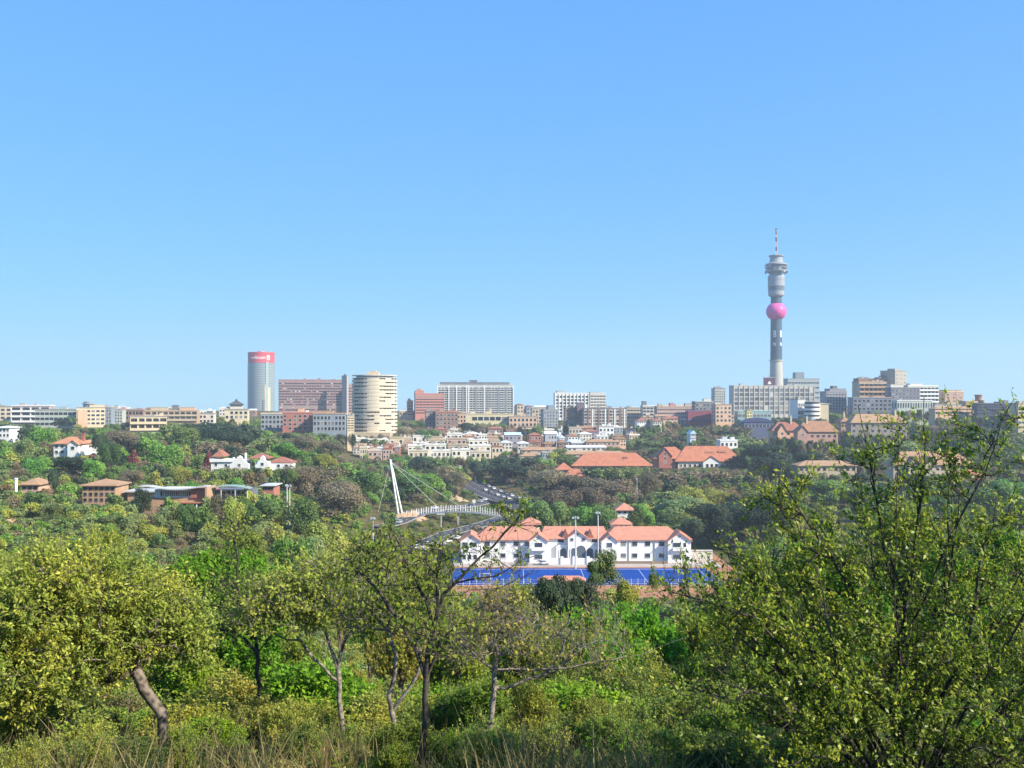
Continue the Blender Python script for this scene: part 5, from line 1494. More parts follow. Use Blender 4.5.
def tree_at(px, pyt, wpx, D, sp, hmin=3.0, hmax=16.0):
    x = PX(px, D); z0 = gz(x, D); zt = PZ(pyt, D); h = zt-z0; w = wpx*D/F
    if h < hmin: h = hmin
    if h > hmax: z0 = z0; h = min(h, hmax)
    if h < w*.55: h = w*.55
    z = zt-h if zt-h < z0+.5 else z0
    reg(sp, x, D, z, w, h)

EXPL = [(15,424,40,600,'dark'),(4,420,22,640,'sage'),(43,422,32,500,'vgreen'),(24,438,26,460,'sage'),(30,428,26,560,'dark'),(100,433,22,465,'dark'),(96,425,20,520,'green'),(120,427,46,520,'bare'),
 (137,432,40,510,'bare'),(110,444,22,430,'green'),(150,432,26,500,'vgreen'),(166,439,38,470,'vgreen'),(184,421,34,600,'green'),(170,424,24,640,'sage'),(225,408,44,640,'dark'),(205,416,34,660,'dark'),(246,414,34,640,'dark'),
 (215,428,40,610,'dark'),(240,430,36,600,'dark'),(190,424,26,640,'dark'),(288,440,40,500,'vgreen'),(326,439,34,520,'olive'),(215,441,40,540,'bare'),(240,445,44,540,'bare'),(265,437,36,560,'sage'),(305,432,30,640,'bare'),(330,432,34,650,'bare'),
 (320,457,56,450,'bare'),(298,465,44,425,'bare'),(340,470,50,430,'bare'),(350,452,30,520,'vgreen'),(362,466,40,500,'green'),(378,455,26,520,'green'),(340,486,60,400,'bare'),
 (418,460,50,545,'vgreen'),(409,470,42,530,'green'),(432,475,34,560,'vgreen'),(420,447,34,650,'dark'),(446,459,30,640,'bare'),(455,466,30,610,'bare'),(452,457,26,660,'vgreen'),(464,474,24,640,'olive'),(436,452,26,690,'green'),
 (484,449,32,705,'dark'),(499,446,34,715,'dark'),(515,447,32,720,'dark'),(528,455,30,700,'dark'),(475,455,22,700,'dark'),(506,464,34,690,'dark'),(520,468,34,685,'dark'),(540,462,26,690,'bare'),
 (405,417,26,900,'bare'),(420,414,28,905,'bare'),(436,419,26,900,'bare'),(428,427,26,890,'green'),(466,420,26,960,'dark'),(488,419,28,960,'bare'),(507,421,26,965,'bare'),(523,421,22,960,'bare'),(535,424,20,950,'green'),(566,424,14,940,'dark'),(574,420,12,950,'dark'),
 (552,466,60,560,'bare'),(575,474,60,545,'bare'),(610,478,64,540,'bare'),(590,486,50,500,'bare'),(560,488,44,470,'bare'),(535,484,40,440,'vgreen'),(550,497,34,430,'green'),(588,500,44,410,'vgreen'),(606,508,26,400,'green'),(645,499,26,412,'vgreen'),(641,478,10,440,'cone'),(634,505,20,405,'green'),
 (598,455,40,620,'dark'),(610,462,44,600,'sage'),(628,462,40,590,'sage'),(645,472,36,560,'bare'),(660,470,40,600,'bare'),(680,472,40,600,'bare'),(700,470,40,600,'bare'),(722,470,42,600,'bare'),(740,474,40,590,'bare'),(668,482,20,520,'cone'),
 (665,490,40,500,'sage'),(690,486,44,480,'olive'),(715,488,40,500,'olive'),(680,498,50,460,'sage'),(672,512,40,430,'green'),
 (735,492,60,420,'dark'),(708,503,54,410,'dark'),(760,486,56,430,'dark'),(724,515,50,400,'dark'),(755,510,60,395,'dark'),(690,520,34,400,'dark'),
 (560,447,20,760,'sage'),(545,458,22,700,'vgreen'),(568,455,26,690,'green'),(555,452,18,740,'olive'),
 (648,432,26,900,'green'),(638,437,30,860,'sage'),(655,440,34,800,'sage'),(672,440,30,800,'dark'),(668,430,30,900,'bare'),(690,428,30,900,'green'),(708,424,34,930,'bare'),(725,430,34,900,'dark'),(700,437,24,850,'green'),(715,440,26,820,'bare'),
 (740,425,30,900,'bare'),(745,440,40,760,'sage'),(760,445,50,680,'dark'),(782,440,34,640,'dark'),(805,445,40,640,'dark'),(770,455,50,600,'dark'),(740,455,30,690,'dark'),(822,440,30,660,'bare'),(845,440,44,620,'dark'),
 (793,413,16,960,'dark'),(835,406,24,1040,'green'),(846,412,22,1000,'sage'),(865,408,30,960,'dark'),(880,410,30,930,'dark'),(905,412,36,900,'sage'),(920,420,34,840,'dark'),(945,420,40,820,'bare'),(965,425,44,780,'dark'),(985,432,44,740,'dark'),(1010,435,40,740,'sage'),(1020,445,40,700,'green'),
 (900,440,44,680,'sage'),(870,445,40,650,'green'),(960,440,50,680,'dark'),(1000,448,50,640,'green'),(1012,462,50,450,'vgreen'),(990,470,50,440,'green'),(1020,480,60,400,'green'),(830,480,60,500,'vgreen'),(880,484,60,480,'green'),(930,485,60,480,'sage'),
 (52,472,11,322,'cypress'),(68,482,22,316,'vgreen'),(155,470,18,400,'yellow'),(40,474,22,350,'sage'),(148,482,20,360,'bare'),(132,470,30,400,'bare'),(193,482,30,340,'vgreen'),(215,480,40,345,'olive'),(240,478,30,350,'vgreen'),
 (72,417,10,880,'green'),(60,418,20,870,'dark'),(92,430,24,840,'sage'),(78,424,10,860,'olive'),(88,455,24,440,'red'),(132,450,14,450,'red'),(208,450,12,470,'red'),
 (115,492,20,310,'green'),(142,487,22,296,'dark'),(172,497,20,292,'vgreen'),(270,492,40,330,'green'),(300,497,40,320,'green'),(255,500,44,290,'green'),(250,487,20,306,'olive'),
 (345,486,60,260,'olive'),(372,494,50,250,'olive'),(325,492,50,270,'olive'),(392,505,36,260,'olive'),(289,520,44,130,'vgreen'),(310,505,40,220,'sage'),
 (606,549,32,60,'sage'),(560,573,60,54,'dark'),(530,581,50,56,'sage'),(545,576,34,52,'dark'),(628,578,30,62,'olive'),(585,577,36,55,'dark'),(655,572,16,64,'olive'),(596,560,22,59,'sage'),
]
for e in EXPL: tree_at(*e)

ROADVIS = []
for P, V, fr in ((RP1, RV1, .25), (RP2, RV2, 0), (RP3, RV3, .35)):
    for i in range(int(len(P)*fr), len(P), 3):
        ROADVIS.append((512+P[i][0]/P[i][1]*F-5, 512+P[i][0]/P[i][1]*F+5, HZ-(V[i*5][2])/P[i][1]*F+1.5, P[i][1]-8))
ROADVIS.append((440, 470, 571, 330)); ROADVIS.append((452, 632, 587, 300)); ROADVIS.append((632, 694, 596, 300)); ROADVIS.append((694, 712, 587, 300))
ALLP = np.concatenate([RP1, RP2, RP3])
def fit(px, w, D, z0, h, hmin=1.5):
    """largest crown height up to h that hides nothing the photo shows; 0 when there is no room"""
    x = PX(px, D)
    if 296 < D < 397 and PX(438,D)-w/2 < x < PX(738,D): return 0
    if np.min(np.hypot(ALLP[:, 0]-x, ALLP[:, 1]-D)) < 7+w*.4: return 0
    if np.min(np.hypot(RP2[:, 0]-x, RP2[:, 1]-D)) < 12+w*.3: return 0
    hw = w*F/D*.45
    for a, b, row, Db in PROTECT+ROADVIS:
        if D < Db and px+hw > a and px-hw < b:
            h = min(h, PZ(row, D)-z0)
            if h < hmin: return 0
        elif Db <= D < Db+16 and a < px < b: return 0
    return h
def zone(px, py, rng):
    """which kinds grow where in the valley"""
    if py > 498 and px < 330: return rng.choice(['sage','green','olive','vgreen','bare'], p=[.42,.15,.30,.07,.06])
    if py > 498: return rng.choice(['olive','vgreen','green','sage'], p=[.4,.2,.2,.2])
    if px < 300: return rng.choice(['bare','dark','green','vgreen','sage','olive','autumn'], p=[.19,.15,.22,.13,.17,.10,.04])
    if px < 520: return rng.choice(['bare','dark','green','vgreen','sage'], p=[.3,.15,.2,.15,.2])
    if px < 760: return rng.choice(['bare','dark','green','sage','autumn'], p=[.30,.12,.22,.28,.08])
    return rng.choice(['dark','green','sage','bare'], p=[.36,.26,.22,.16])
rg = np.random.default_rng(5)
D = 62.0
while D < 1150:
    hgt = 3.6 if D < 260 else (5.5 if D < 420 else 8.0)
    wid = 4.6 if D < 260 else (6.5 if D < 420 else 9.0)
    wpx = wid*F/D
    px = -60 + rg.uniform(0, wpx)
    while px < 1090:
        d = D*rg.uniform(.985, 1.03); h = hgt*rg.uniform(.65, 1.35); w = wid*rg.uniform(.7, 1.3)
        x = PX(px, d); z0 = gz(x, d); pyt = HZ-(z0+h)/d*F
        h2 = fit(px, w, d, z0, h) if not (748 < d < 975 and 346 < px < 640 and rg.uniform() < .75) else 0
        if h2 > 0: reg(str(zone(px, pyt, rg)), x, d, z0-.3, min(w, h2*1.5), h2)
        px += wpx*rg.uniform(.55, .95)
    D *= (1.065 if D < 260 else 1.04)

# crowns and hedges that stand close in front of the buildings
for (a, b, row, Db) in list(PROTECT):
    if Db > 1150 or b-a < 4: continue
    stepm = 5.5
    n = max(1, int((b-a)/F*Db/stepm))
    for dd in (5, 13, 24):
        for i in range(n):
            px = a+(b-a)*(i+rg.uniform(.1, .9))/n; D = Db-dd-rg.uniform(0, 3)
            x = PX(px, D); z0 = gz(x, D)
            h = PZ(row+rg.uniform(-1.2, 1.5)+(dd > 5)*1.0, D)-z0
            if h < .8: continue
            hh = min(h, 13.0); w = min(hh*1.3, rg.uniform(4.5, 8.0))
            z = z0-.3 if h <= 13 else z0+h-hh
            if np.min(np.hypot(ALLP[:, 0]-x, ALLP[:, 1]-D)) < 10: continue
            if 296 < D < 397 and 438 < px < 738: continue
            reg(str(zone(px, 480, rg)), x, D, z, w, hh)

# which of them the picture shows: march from far to near is costly, so rank by size on the picture and by how much pokes out
def visible_rank():
    cols = np.full(1300, 900.0)          # lowest row already covered, per column, going from near to far
    order = sorted(range(len(TREES)), key=lambda i: TREES[i]['y'])
    for i in order:
        t = TREES[i]; wp = t['w']*F/t['y']; a = int(t['px']-wp*.4)+130; b = int(t['px']+wp*.4)+131
        a0, b0 = max(0, a), min(1300, max(b, a+1))
        if b0 <= a0 or t['px'] < -15-wp*.5 or t['px'] > 1039+wp*.5: t['vis'] = -1; continue
        top = t['py']+2
        bot = HZ-(t['z'])/t['y']*F
        seen = np.clip(np.minimum(cols[a0:b0], bot)-top, 0, None).sum()
        t['vis'] = float(seen)
        cols[a0:b0] = np.minimum(cols[a0:b0], top)
visible_rank()
TREES.sort(key=lambda t: -t['vis'])
shown = [t for t in TREES if t['vis'] > 6][:285]
rest = [t for t in TREES if t not in shown and t['vis'] > -1]

# labels: kind of tree, landmark, side, and place in the order of distance from it
buck = {}
for t in shown:
    cx, cy = t['px'], t['py']+t['h']*F/t['y']*.4
    best = min(LAND, key=lambda l: math.hypot(l[1]-cx, (l[2]-cy)*1.5)*(1.0))
    dx, dy = cx-best[1], (cy-best[2])*1.5
    side = ('right of' if dx > 0 else 'left of') if abs(dx) > abs(dy) else ('below' if dy > 0 else 'above')
    t['key'] = (t['sp'], side, best[0]); t['dist'] = math.hypot(dx, dy)
    buck.setdefault(t['key'], []).append(t)
NTH = ['nearest', 'second closest', 'third closest', 'fourth closest', 'fifth closest', 'sixth closest', 'seventh closest', 'eighth closest', 'ninth closest', 'tenth closest', 'eleventh closest', 'twelfth closest']
for k, l in buck.items():
    l.sort(key=lambda t: t['dist'])
    for i, t in enumerate(l):
        if len(l) == 1: t['label'] = f"{LOOK[k[0]]} standing {k[1]} {k[2]}"
        else: t['label'] = f"{LOOK[k[0]]} {k[1]} {k[2]}, {NTH[min(i, 11)]} of {len(l)} such"
GRP = 'trees on the valley slopes'
for i, t in enumerate(shown):
    nm = {'cypress':'column_conifer', 'cone':'conifer'}.get(t['sp'], 'tree')
    r_ = tag(empty(nm, (t['x'], t['y'], t['z']), rg.uniform(-.8, .8)), t['label'], 'tree', GRP)
    ms = FAR[t['sp']]
    wd = t['w']/(.95 if t['sp'] not in ('cypress','cone') else (.42 if t['sp'] == 'cypress' else .7))
    ch_ = t['h'] if nm != 'tree' else min(t['h'], 1.5*t['w'])
    inst('crown', ms[int(rg.integers(len(ms)))], r_, (0,0,t['h']-ch_), (wd, wd*rg.uniform(.85,1.15), ch_))
    inst('trunk', FT[int(rg.integers(3))], r_, (0,0,0), (t['w'], t['w'], t['h']))

# the rest, and the low scrub between, are one mass
def base_arrays(me):
    n = len(me.vertices); a = np.empty(n*3, np.float32); me.vertices.foreach_get('co', a); return a.reshape(-1, 4, 3)
def mass(items, name, label_unused=None, per=900):
    byspec = {}
    for t in items: byspec.setdefault(t['sp'] if t['sp'] in SPECN else 'dark', []).append(t)
    Vs, Ms = [], []; mats = []
    for mi, (sp, l) in enumerate(byspec.items()):
        mats.append(LM[sp])
        arrs = [base_arrays(m) for m in FAR[sp]]
        for t in l:
            A = arrs[int(rg.integers(len(arrs)))]
            A = A[rg.choice(len(A), per, replace=False)]
            cen = A.mean(1, keepdims=True); A = cen+(A-cen)*(2.1 if per < 1500 else 1.4)
            a = rg.uniform(-.8, .8); c, s = math.cos(a), math.sin(a); w = t['w']/.95
            B = np.empty_like(A)
            B[..., 0] = (A[..., 0]*c-A[..., 1]*s)*w+t['x']; B[..., 1] = (A[..., 0]*s+A[..., 1]*c)*w+t['y']; B[..., 2] = A[..., 2]*t['h']+t['z']
            Vs.append(B.reshape(-1, 3)); Ms += [mi]*len(A)
    V = np.concatenate(Vs); Q = np.arange(len(V)).reshape(-1, 4)
    return tag(link(name, np_mesh(name, V, Q, mats, Ms)), kind='stuff')
mass(rest, 'far_woodland')
sc_ = []
D = 45.0
while D < 700:
    px = -40+rg.uniform(0, 20)
    stp = max(12, 2600/D)
    while px < 1070:
        d = D*rg.uniform(.97, 1.05); h = rg.uniform(.7, 2.0)*(1 if D > 100 else .8); w = rg.uniform(2.0, 4.2)
        x = PX(px, d); z0 = gz(x, d); pyt = HZ-(z0+h)/d*F
        h = fit(px, w, d, z0, h, .5)
        if h > 0:
            sc_.append(dict(sp=str(rg.choice(['sage','green','olive','autumn','bare'], p=[.3,.22,.26,.1,.12])), x=x, y=d, z=z0-.3, w=w, h=h))
        px += stp*rg.uniform(.6, 1.3)
    D *= 1.045
for k in range(520):
    px = rg.uniform(398, 530); D = rg.uniform(400, 640); x = PX(px, D)
    if np.min(np.hypot(ALLP[:, 0]-x, ALLP[:, 1]-D)) < 6 or np.min(np.hypot(RP2[:, 0]-x, RP2[:, 1]-D)) < 12.5: continue
    z0 = gz(x, D); hh = rg.uniform(.4, 1.7)
    sc_.append(dict(sp=str(rg.choice(['autumn','olive','bare','green','sage'])), x=x, y=D, z=z0-.15, w=rg.uniform(1.5, 4), h=hh))
mass(sc_, 'hillside_scrub', per=420)
# ------------------------------------------------------------------ foreground trees grown towards sites in their crowns
def grow(seed, limbs, lobes, nsites, twig=(.18,.42), twigs=4, leaves=8, leaf=.04, r_end=.0035, rpow=.45, rmax=None,
         leafmat_=None, bark=None, ksides=6, jag=.25, leaf_aspect=1.9, droop=0.0, up=.35, aspectN=None, twig_seg=True, minr=.0025, leafprob=1.0, topbias=0.0, bare_frac=0.0):
    """limbs: list of polylines (first starts at the root); each later one starts on an earlier one.
       lobes: (x, y, z, rx, ry, rz, weight). Returns wood and leaf meshes."""
    rng = np.random.default_rng(seed)
    nodes = []; parent = []
    for L in limbs:
        L = np.array(L, float)
        pts = [L[0]]
        for a, b in zip(L[:-1], L[1:]):
            m = max(2, int(np.linalg.norm(b-a)/.22))
            for s in range(1, m+1):
                j = rng.normal(0, .018*jag*4, 3)*(1 if s < m else 0)
                pts.append(a+(b-a)*s/m+j)
        if not nodes:
            pi = -1; nodes.append(pts[0]); parent.append(-1); pi = 0
        else:
            A = np.array(nodes); pi = int(np.argmin(((A-pts[0])**2).sum(1)))
        for p in pts[1:]:
            nodes.append(p); parent.append(pi); pi = len(nodes)-1
    nl = len(nodes)
    w = np.array([l[6] for l in lobes], float); k = rng.choice(len(lobes), nsites, p=w/w.sum())
    LB = np.array([l[:6] for l in lobes], float)
    d = rng.normal(size=(nsites, 3)); d /= np.linalg.norm(d, axis=1)[:, None]
    S = LB[k, :3]+d*LB[k, 3:6]*(rng.uniform(0, 1, (nsites, 1))**.42)
    root = np.array(nodes[0])
    A = np.array(nodes); dist0 = np.array([np.min(np.linalg.norm(A-s, axis=1)) for s in S])
    order = np.argsort(dist0)
    cap = nl+nsites*8+10
    NA = np.zeros((cap, 3)); NA[:nl] = A; cnt = nl; par = list(parent)
    dep = np.zeros(cap)
    for i in range(1, nl): dep[i] = dep[par[i]]+np.linalg.norm(NA[i]-NA[par[i]])
    ends = []
    for si in order:
        s = S[si]
        dd = np.linalg.norm(NA[:cnt]-s, axis=1)
        cost = dd+.12*dep[:cnt]+.5*np.clip(NA[:cnt, 2]-s[2], 0, None)
        j = int(np.argmin(cost)); L = dd[j]
        m = max(2, min(7, int(L/.14)+1))
        p0 = NA[j]; side = rng.normal(0, 1, 3)*L*.10*jag*4; prev = j
        for q in range(1, m+1):
            t = q/m
            p = p0+(s-p0)*t+side*math.sin(math.pi*t)*.5+np.array([0, 0, -droop*L*math.sin(math.pi*t)])+rng.normal(0, .012, 3)*(q < m)
            NA[cnt] = p; par.append(prev); dep[cnt] = dep[prev]+L/m; prev = cnt; cnt += 1
        ends.append(prev)
    NA = NA[:cnt]
    # pipe model radii
    load = np.zeros(cnt)
    for e in ends: load[e] += 1
    for i in range(cnt-1, 0, -1):
        load[par[i]] += load[i]
    load = np.maximum(load, 1)
    rad = np.maximum(minr, r_end*load**rpow)
    if rmax: rad = rmax*(rad/rad.max())**(1.0) if rad.max() > rmax else rad
    rad = np.maximum(rad, minr)
    # segments as chains: follow the heaviest child
    ch = [[] for _ in range(cnt)]
    for i in range(1, cnt): ch[par[i]].append(i)
    segs = []; start = [(0, None)]
    while start:
        i, pr = start.pop()
        pts = [NA[pr], NA[i]] if pr is not None else [NA[i]]; rr = [min(rad[pr], rad[i]*1.25), rad[i]] if pr is not None else [rad[i]*1.25]
        while ch[i]:
            c = sorted(ch[i], key=lambda q: -load[q])
            for o in c[1:]: start.append((o, i))
            i = c[0]; pts.append(NA[i]); rr.append(rad[i])
        if len(pts) >= 2: segs.append((np.array(pts), np.array(rr)))
    thick = [s for s in segs if s[1].max() > .02]; thin = [s for s in segs if s[1].max() <= .02]
    # twigs
    tw = []; LP, LT = [], []
    for e in ends:
        base = NA[e]; dirb = base-NA[par[e]]; dirb /= max(1e-6, np.linalg.norm(dirb))
        bare = rng.uniform() < bare_frac
        for _ in range(twigs):
            dv = dirb*.6+rng.normal(0, .55, 3)+np.array([0, 0, up]); dv /= np.linalg.norm(dv)
            L = rng.uniform(*twig); back = rng.uniform(0, .9)
            b0 = base-(base-NA[par[e]])*back
            e1 = b0+dv*L*.55+rng.normal(0, .02, 3); e2 = b0+dv*L+np.array([0, 0, L*.15*(1 if up > 0 else -1)])+rng.normal(0, .03, 3)
            tw.append((np.array([b0, e1, e2]), np.array([minr*.9, minr*.7, minr*.4])))
            if bare or rng.uniform() > leafprob: continue
            n = max(1, int(rng.poisson(leaves)))
            tt = rng.uniform(.1, 1.05, n)[:, None]
            p = np.where(tt < .5, b0+(e1-b0)*tt*2, e1+(e2-e1)*(tt*2-1))
            LP.append(p+rng.normal(0, leaf*.55, (n, 3))); LT.append(np.repeat(dv[None], n, 0)+rng.normal(0, .6, (n, 3)))
    Vs, Qs = [], []; base = 0
    for grp, kk in ((thick, ksides), (thin, 4), (tw, 3)):
        if grp:
            V, Q = tubes(grp, kk); Vs.append(V); Qs.append(Q+base); base += len(V)
    wood = (np.concatenate(Vs), np.concatenate(Qs))
    P = np.concatenate(LP); T = np.concatenate(LT)
    N = rng.normal(0, .55, P.shape)+np.array([.55, -.30, .45])
    lv = quads(P, N, leaf, rng, leaf_aspect, .12, T)
    return wood, lv

def fg_tree(name, label, cat, wood, lv, bark, lm, loc=(0,0,0), group=None):
    t = tag(empty(name, loc), label, cat, group)
    l = np.array(loc)
    wm = np_mesh('trunk', wood[0]-l, wood[1], [bark]); wm.polygons.foreach_set('use_smooth', [True]*len(wood[1]))
    link('trunk', wm, t); link('crown', np_mesh('crown', lv[0]-l, lv[1], [lm]), t)
    return t

DB = barkmat('dark_brown_bark', (.022,.018,.016), (.075,.062,.05), 14)  # very dark brown bark, broken up by noise
PB = barkmat('pale_grey_bark', (.10,.085,.07), (.30,.26,.22), 16)
MBK = barkmat('mottled_bark', (.05,.038,.03), (.22,.18,.14), 12)
L_right = leafmat('spring_leaf', (.050,.120,.010), (.15,.26,.022), (.37,.45,.06), trans=.5, objvar=.05, rough=.45, spec=.4)
L_olive = leafmat('olive_leaf', (.13,.145,.018), (.29,.30,.040), (.50,.47,.10), trans=.45, objvar=.05)
L_vivid = leafmat('vivid_leaf', (.075,.155,.008), (.15,.28,.014), (.26,.42,.03), trans=.5, objvar=.1)
L_lime = leafmat('lime_leaf', (.11,.16,.015), (.20,.27,.028), (.33,.39,.06), trans=.5, objvar=.15)
L_dim = leafmat('dim_leaf', (.10,.135,.018), (.21,.26,.038), (.37,.40,.08), trans=.42, objvar=.25)
L_brown = leafmat('russet_leaf', (.10,.085,.03), (.20,.17,.055), (.33,.27,.10), trans=.25, objvar=.2)

def P3(px, py, D): return (PX(px, D), D, PZ(py, D))

# the big bush on the right
D0 = 9.0
rb = P3(905, 800, D0); rb = (rb[0], rb[1], gz(rb[0], rb[1])-.1)
limbs = [
 [rb, P3(900,700,9.0), P3(905,600,9.0), P3(918,520,9.0), P3(925,450,9.0), P3(924,396,9.0)],
 [P3(902,690,9.0), P3(860,600,8.9), P3(820,540,8.8), P3(785,485,8.7), P3(762,462,8.7)],
 [P3(903,650,9.0), P3(935,575,8.8), P3(970,500,8.7), P3(997,440,8.6), P3(1012,402,8.6)],
 [P3(905,600,9.0), P3(880,520,9.1), P3(868,450,9.2), P3(858,405,9.2)],
 [P3(900,720,9.0), P3(830,660,8.6), P3(760,620,8.4), P3(705,600,8.3), P3(672,592,8.3)],
 [rb, P3(960,720,8.6), P3(1010,640,8.4), P3(1060,560,8.4)],
 [rb, P3(850,740,8.3), P3(780,700,8.0), P3(720,680,7.9)],
 [P3(920,640,9.0), P3(990,600,9.4), P3(1050,540,9.6), P3(1080,480,9.6)],
 [P3(860,600,8.9), P3(800,580,9.2), P3(745,560,9.2), P3(712,545,9.2)],
 [rb, P3(1000,760,8.0), P3(1060,700,7.8)],
 [P3(925,640,9.0), P3(955,540,9.5), P3(950,470,9.6), P3(948,425,9.6)],
]
X = PX
lobes = [
 (*P3(900,625,9.1), 1.25, 1.2, .85, 7), (*P3(800,625,8.8), .95, 1.0, .72, 5), (*P3(1010,625,9.0), 1.1, 1.2, .9, 5),
 (*P3(735,595,8.6), .55, .7, .36, 1.4), (*P3(845,540,9.0), .75, .8, .45, 1.2), (*P3(950,520,9.0), .9, .8, .6, 2.3),
 (*P3(780,700,8.3), 1.0, .9, .6, 4.5), (*P3(930,720,8.5), 1.4, .9, .7, 6), (*P3(1050,720,8.2), .8, .9, .8, 2.5),
 (*P3(925,455,9.0), .48, .4, .48, .75), (*P3(865,455,9.1), .34, .3, .38, .42), (*P3(1000,450,8.7), .34, .3, .36, .5), (*P3(790,510,8.8), .40, .4, .34, .5), (*P3(1080,540,9.2), .6, .8, .6, .8),
 (*P3(690,600,8.4), .3, .4, .2, .35),
]
_r2 = random.Random(9)
for i in range(26):      # long straight shoots fanning out of the base
    ang = -68+i*128/25+_r2.uniform(-4, 4); ln_ = _r2.uniform(250, 350)*(1.0 if ang > -20 else .62)
    b0 = (905+ang*1.2, 745); dd_ = 9.0+_r2.uniform(-.9, .5)
    tip = (b0[0]+math.sin(R(ang))*ln_, b0[1]-math.cos(R(ang))*ln_)
    mid = ((b0[0]+tip[0])/2+_r2.uniform(-14, 14), (b0[1]+tip[1])/2+_r2.uniform(-6, 22))
    limbs.append([rb, P3(b0[0], b0[1], 9.0-(9.0-dd_)*.3), P3(*mid, 9.0-(9.0-dd_)*.7), P3(*tip, dd_)])
wood, lv = grow(21, limbs, lobes, 1150, twig=(.08,.30), twigs=5, leaves=11, leaf=.029, r_end=.0046, rpow=.43, rmax=.075, jag=.16, up=.45, minr=.0032, bare_frac=.10)
fg_tree('broadleaf_tree', 'large spreading bush tree with dark criss-cross branches filling the right foreground', 'tree', wood, lv, DB, L_right, rb)

# the olive tree on the left with the leaning trunk
D0 = 13.0
rb = (PX(175,D0), D0, gz(PX(175,D0), D0)-.1)
limbs = [
 [rb, P3(172,768,13), P3(163,735,13), P3(152,700,13), P3(140,678,13), P3(133,672,13)],
 [P3(135,673,13), P3(105,680,13), P3(70,672,12.8), P3(20,655,12.6), P3(-40,630,12.6)],
 [P3(142,680,13), P3(140,650,13.1), P3(125,625,13.2), P3(110,590,13.2), P3(90,560,13.2)],
 [P3(140,650,13.1), P3(170,610,13.4), P3(190,590,13.5)],
 [P3(100,680,13), P3(60,640,12.6), P3(40,590,12.5), P3(30,560,12.5)],
 [P3(136,673,13), P3(128,706,12.9), P3(124,740,12.8), P3(122,770,12.7)],
]
lobes = [(*P3(75,600,13), 1.15, 1.2, .68, 7), (*P3(0,635,12.6), .9, 1.1, .75, 5), (*P3(150,620,13.4), .62, .8, .6, 3), (*P3(60,588,12.8), .6, .8, .33, 1.4), (*P3(60,660,12.6), .9, 1.0, .4, 2.6), (*P3(185,620,13.5), .2, .4, .35, .6), (*P3(-60,640,12.5), .8,1,1,3), (*P3(15,690,12.3), .75, .8, .34, 1.8), (*P3(196,650,13.5), .25, .4, .3, .7)]
wood, lv = grow(22, limbs, lobes, 1150, twig=(.12,.42), twigs=6, leaves=13, leaf=.034, r_end=.0062, rpow=.37, rmax=.078, jag=.35, up=.15, minr=.003, leaf_aspect=2.4)
fg_tree('olive_tree', 'olive-yellow tree with thick leaning mottled trunk at the left foreground', 'tree', wood, lv, MBK, L_olive, rb)

# vivid green bush behind it
D0 = 26.0
rb = (PX(228,D0), D0, gz(PX(228,D0), D0)-.1)
limbs = [[rb, P3(228,700,26), P3(226,650,26), P3(225,600,26)], [P3(228,680,26), P3(190,620,26), P3(180,590,26)], [P3(228,670,26), P3(262,620,26), P3(275,590,26)]]
lobes = [(*P3(222,592,26), 1.45, 1.2, .9, 6), (*P3(262,605,26), .75, .9, .7, 2.4), (*P3(188,610,26), .6, .8, .8, 2), (*P3(225,660,25.5), 1.7, 1.2, 1.2, 4)]
wood, lv = grow(23, limbs, lobes, 1700, twig=(.2,.5), twigs=5, leaves=8, leaf=.075, r_end=.004, rmax=.09, up=.2, minr=.004)
fg_tree('green_tree', 'vivid lime-green leafy tree behind the olive tree at left', 'tree', wood, lv, DB, L_vivid, rb)

# flat-topped olive tree, centre left
D0 = 16.0
rb = (PX(344,D0), D0, gz(PX(344,D0), D0)-.1)
limbs = [[rb, P3(343,740,16), P3(339,700,16), P3(338,668,16), P3(345,640,16), P3(372,600,16), P3(385,575,16)],
 [P3(338,690,16), P3(322,665,16), P3(300,640,16), P3(272,632,16), P3(240,628,16)],
 [P3(338,668,16), P3(325,630,16.2), P3(318,590,16.3), P3(315,562,16.3)], [P3(300,640,16), P3(285,600,15.8), P3(280,575,15.8)]]
lobes = [(*P3(320,595,16.1), 1.0, 1.0, .50, 5), (*P3(280,608,15.9), .75, .9, .42, 3), (*P3(370,600,16), .7, .8, .5, 3), (*P3(335,575,16.2), .7, .8, .3, 2), (*P3(250,625,16), .4, .5, .25, .9)]
wood, lv = grow(24, limbs, lobes, 620, twig=(.15,.38), twigs=4, leaves=5, leaf=.046, r_end=.0030, rmax=.045, jag=.4, up=.2, minr=.003)
fg_tree('acacia_tree', 'flat-topped sparse olive tree with forked pale trunk, left of the bare centre tree', 'tree', wood, lv, PB, L_dim, rb)
D0 = 17.5
rb = (PX(256,D0), D0, gz(PX(256,D0), D0)-.1)
limbs = [[rb, P3(257,700,17.5), P3(258,660,17.5), P3(256,640,17.5), P3(240,600,17.5), P3(234,545,17.5), P3(233,512,17.5)],
 [P3(257,650,17.5), P3(235,632,17.5), P3(210,628,17.5)], [P3(257,655,17.5), P3(275,630,17.5), P3(290,600,17.5)]]
lobes = [(*P3(245,600,17.5), .8, .7, .5, 3), (*P3(234,540,17.5), .35, .4, .42, .8), (*P3(222,630,17.5), .5, .5, .25, 1)]
wood, lv = grow(25, limbs, lobes, 230, twig=(.15,.4), twigs=4, leaves=3, leaf=.045, r_end=.0034, rmax=.05, jag=.4, up=.3, minr=.003, bare_frac=.3)
fg_tree('sapling', 'thin dark sapling with bare top shoot against the lime-green tree', 'tree', wood, lv, DB, L_dim, rb)

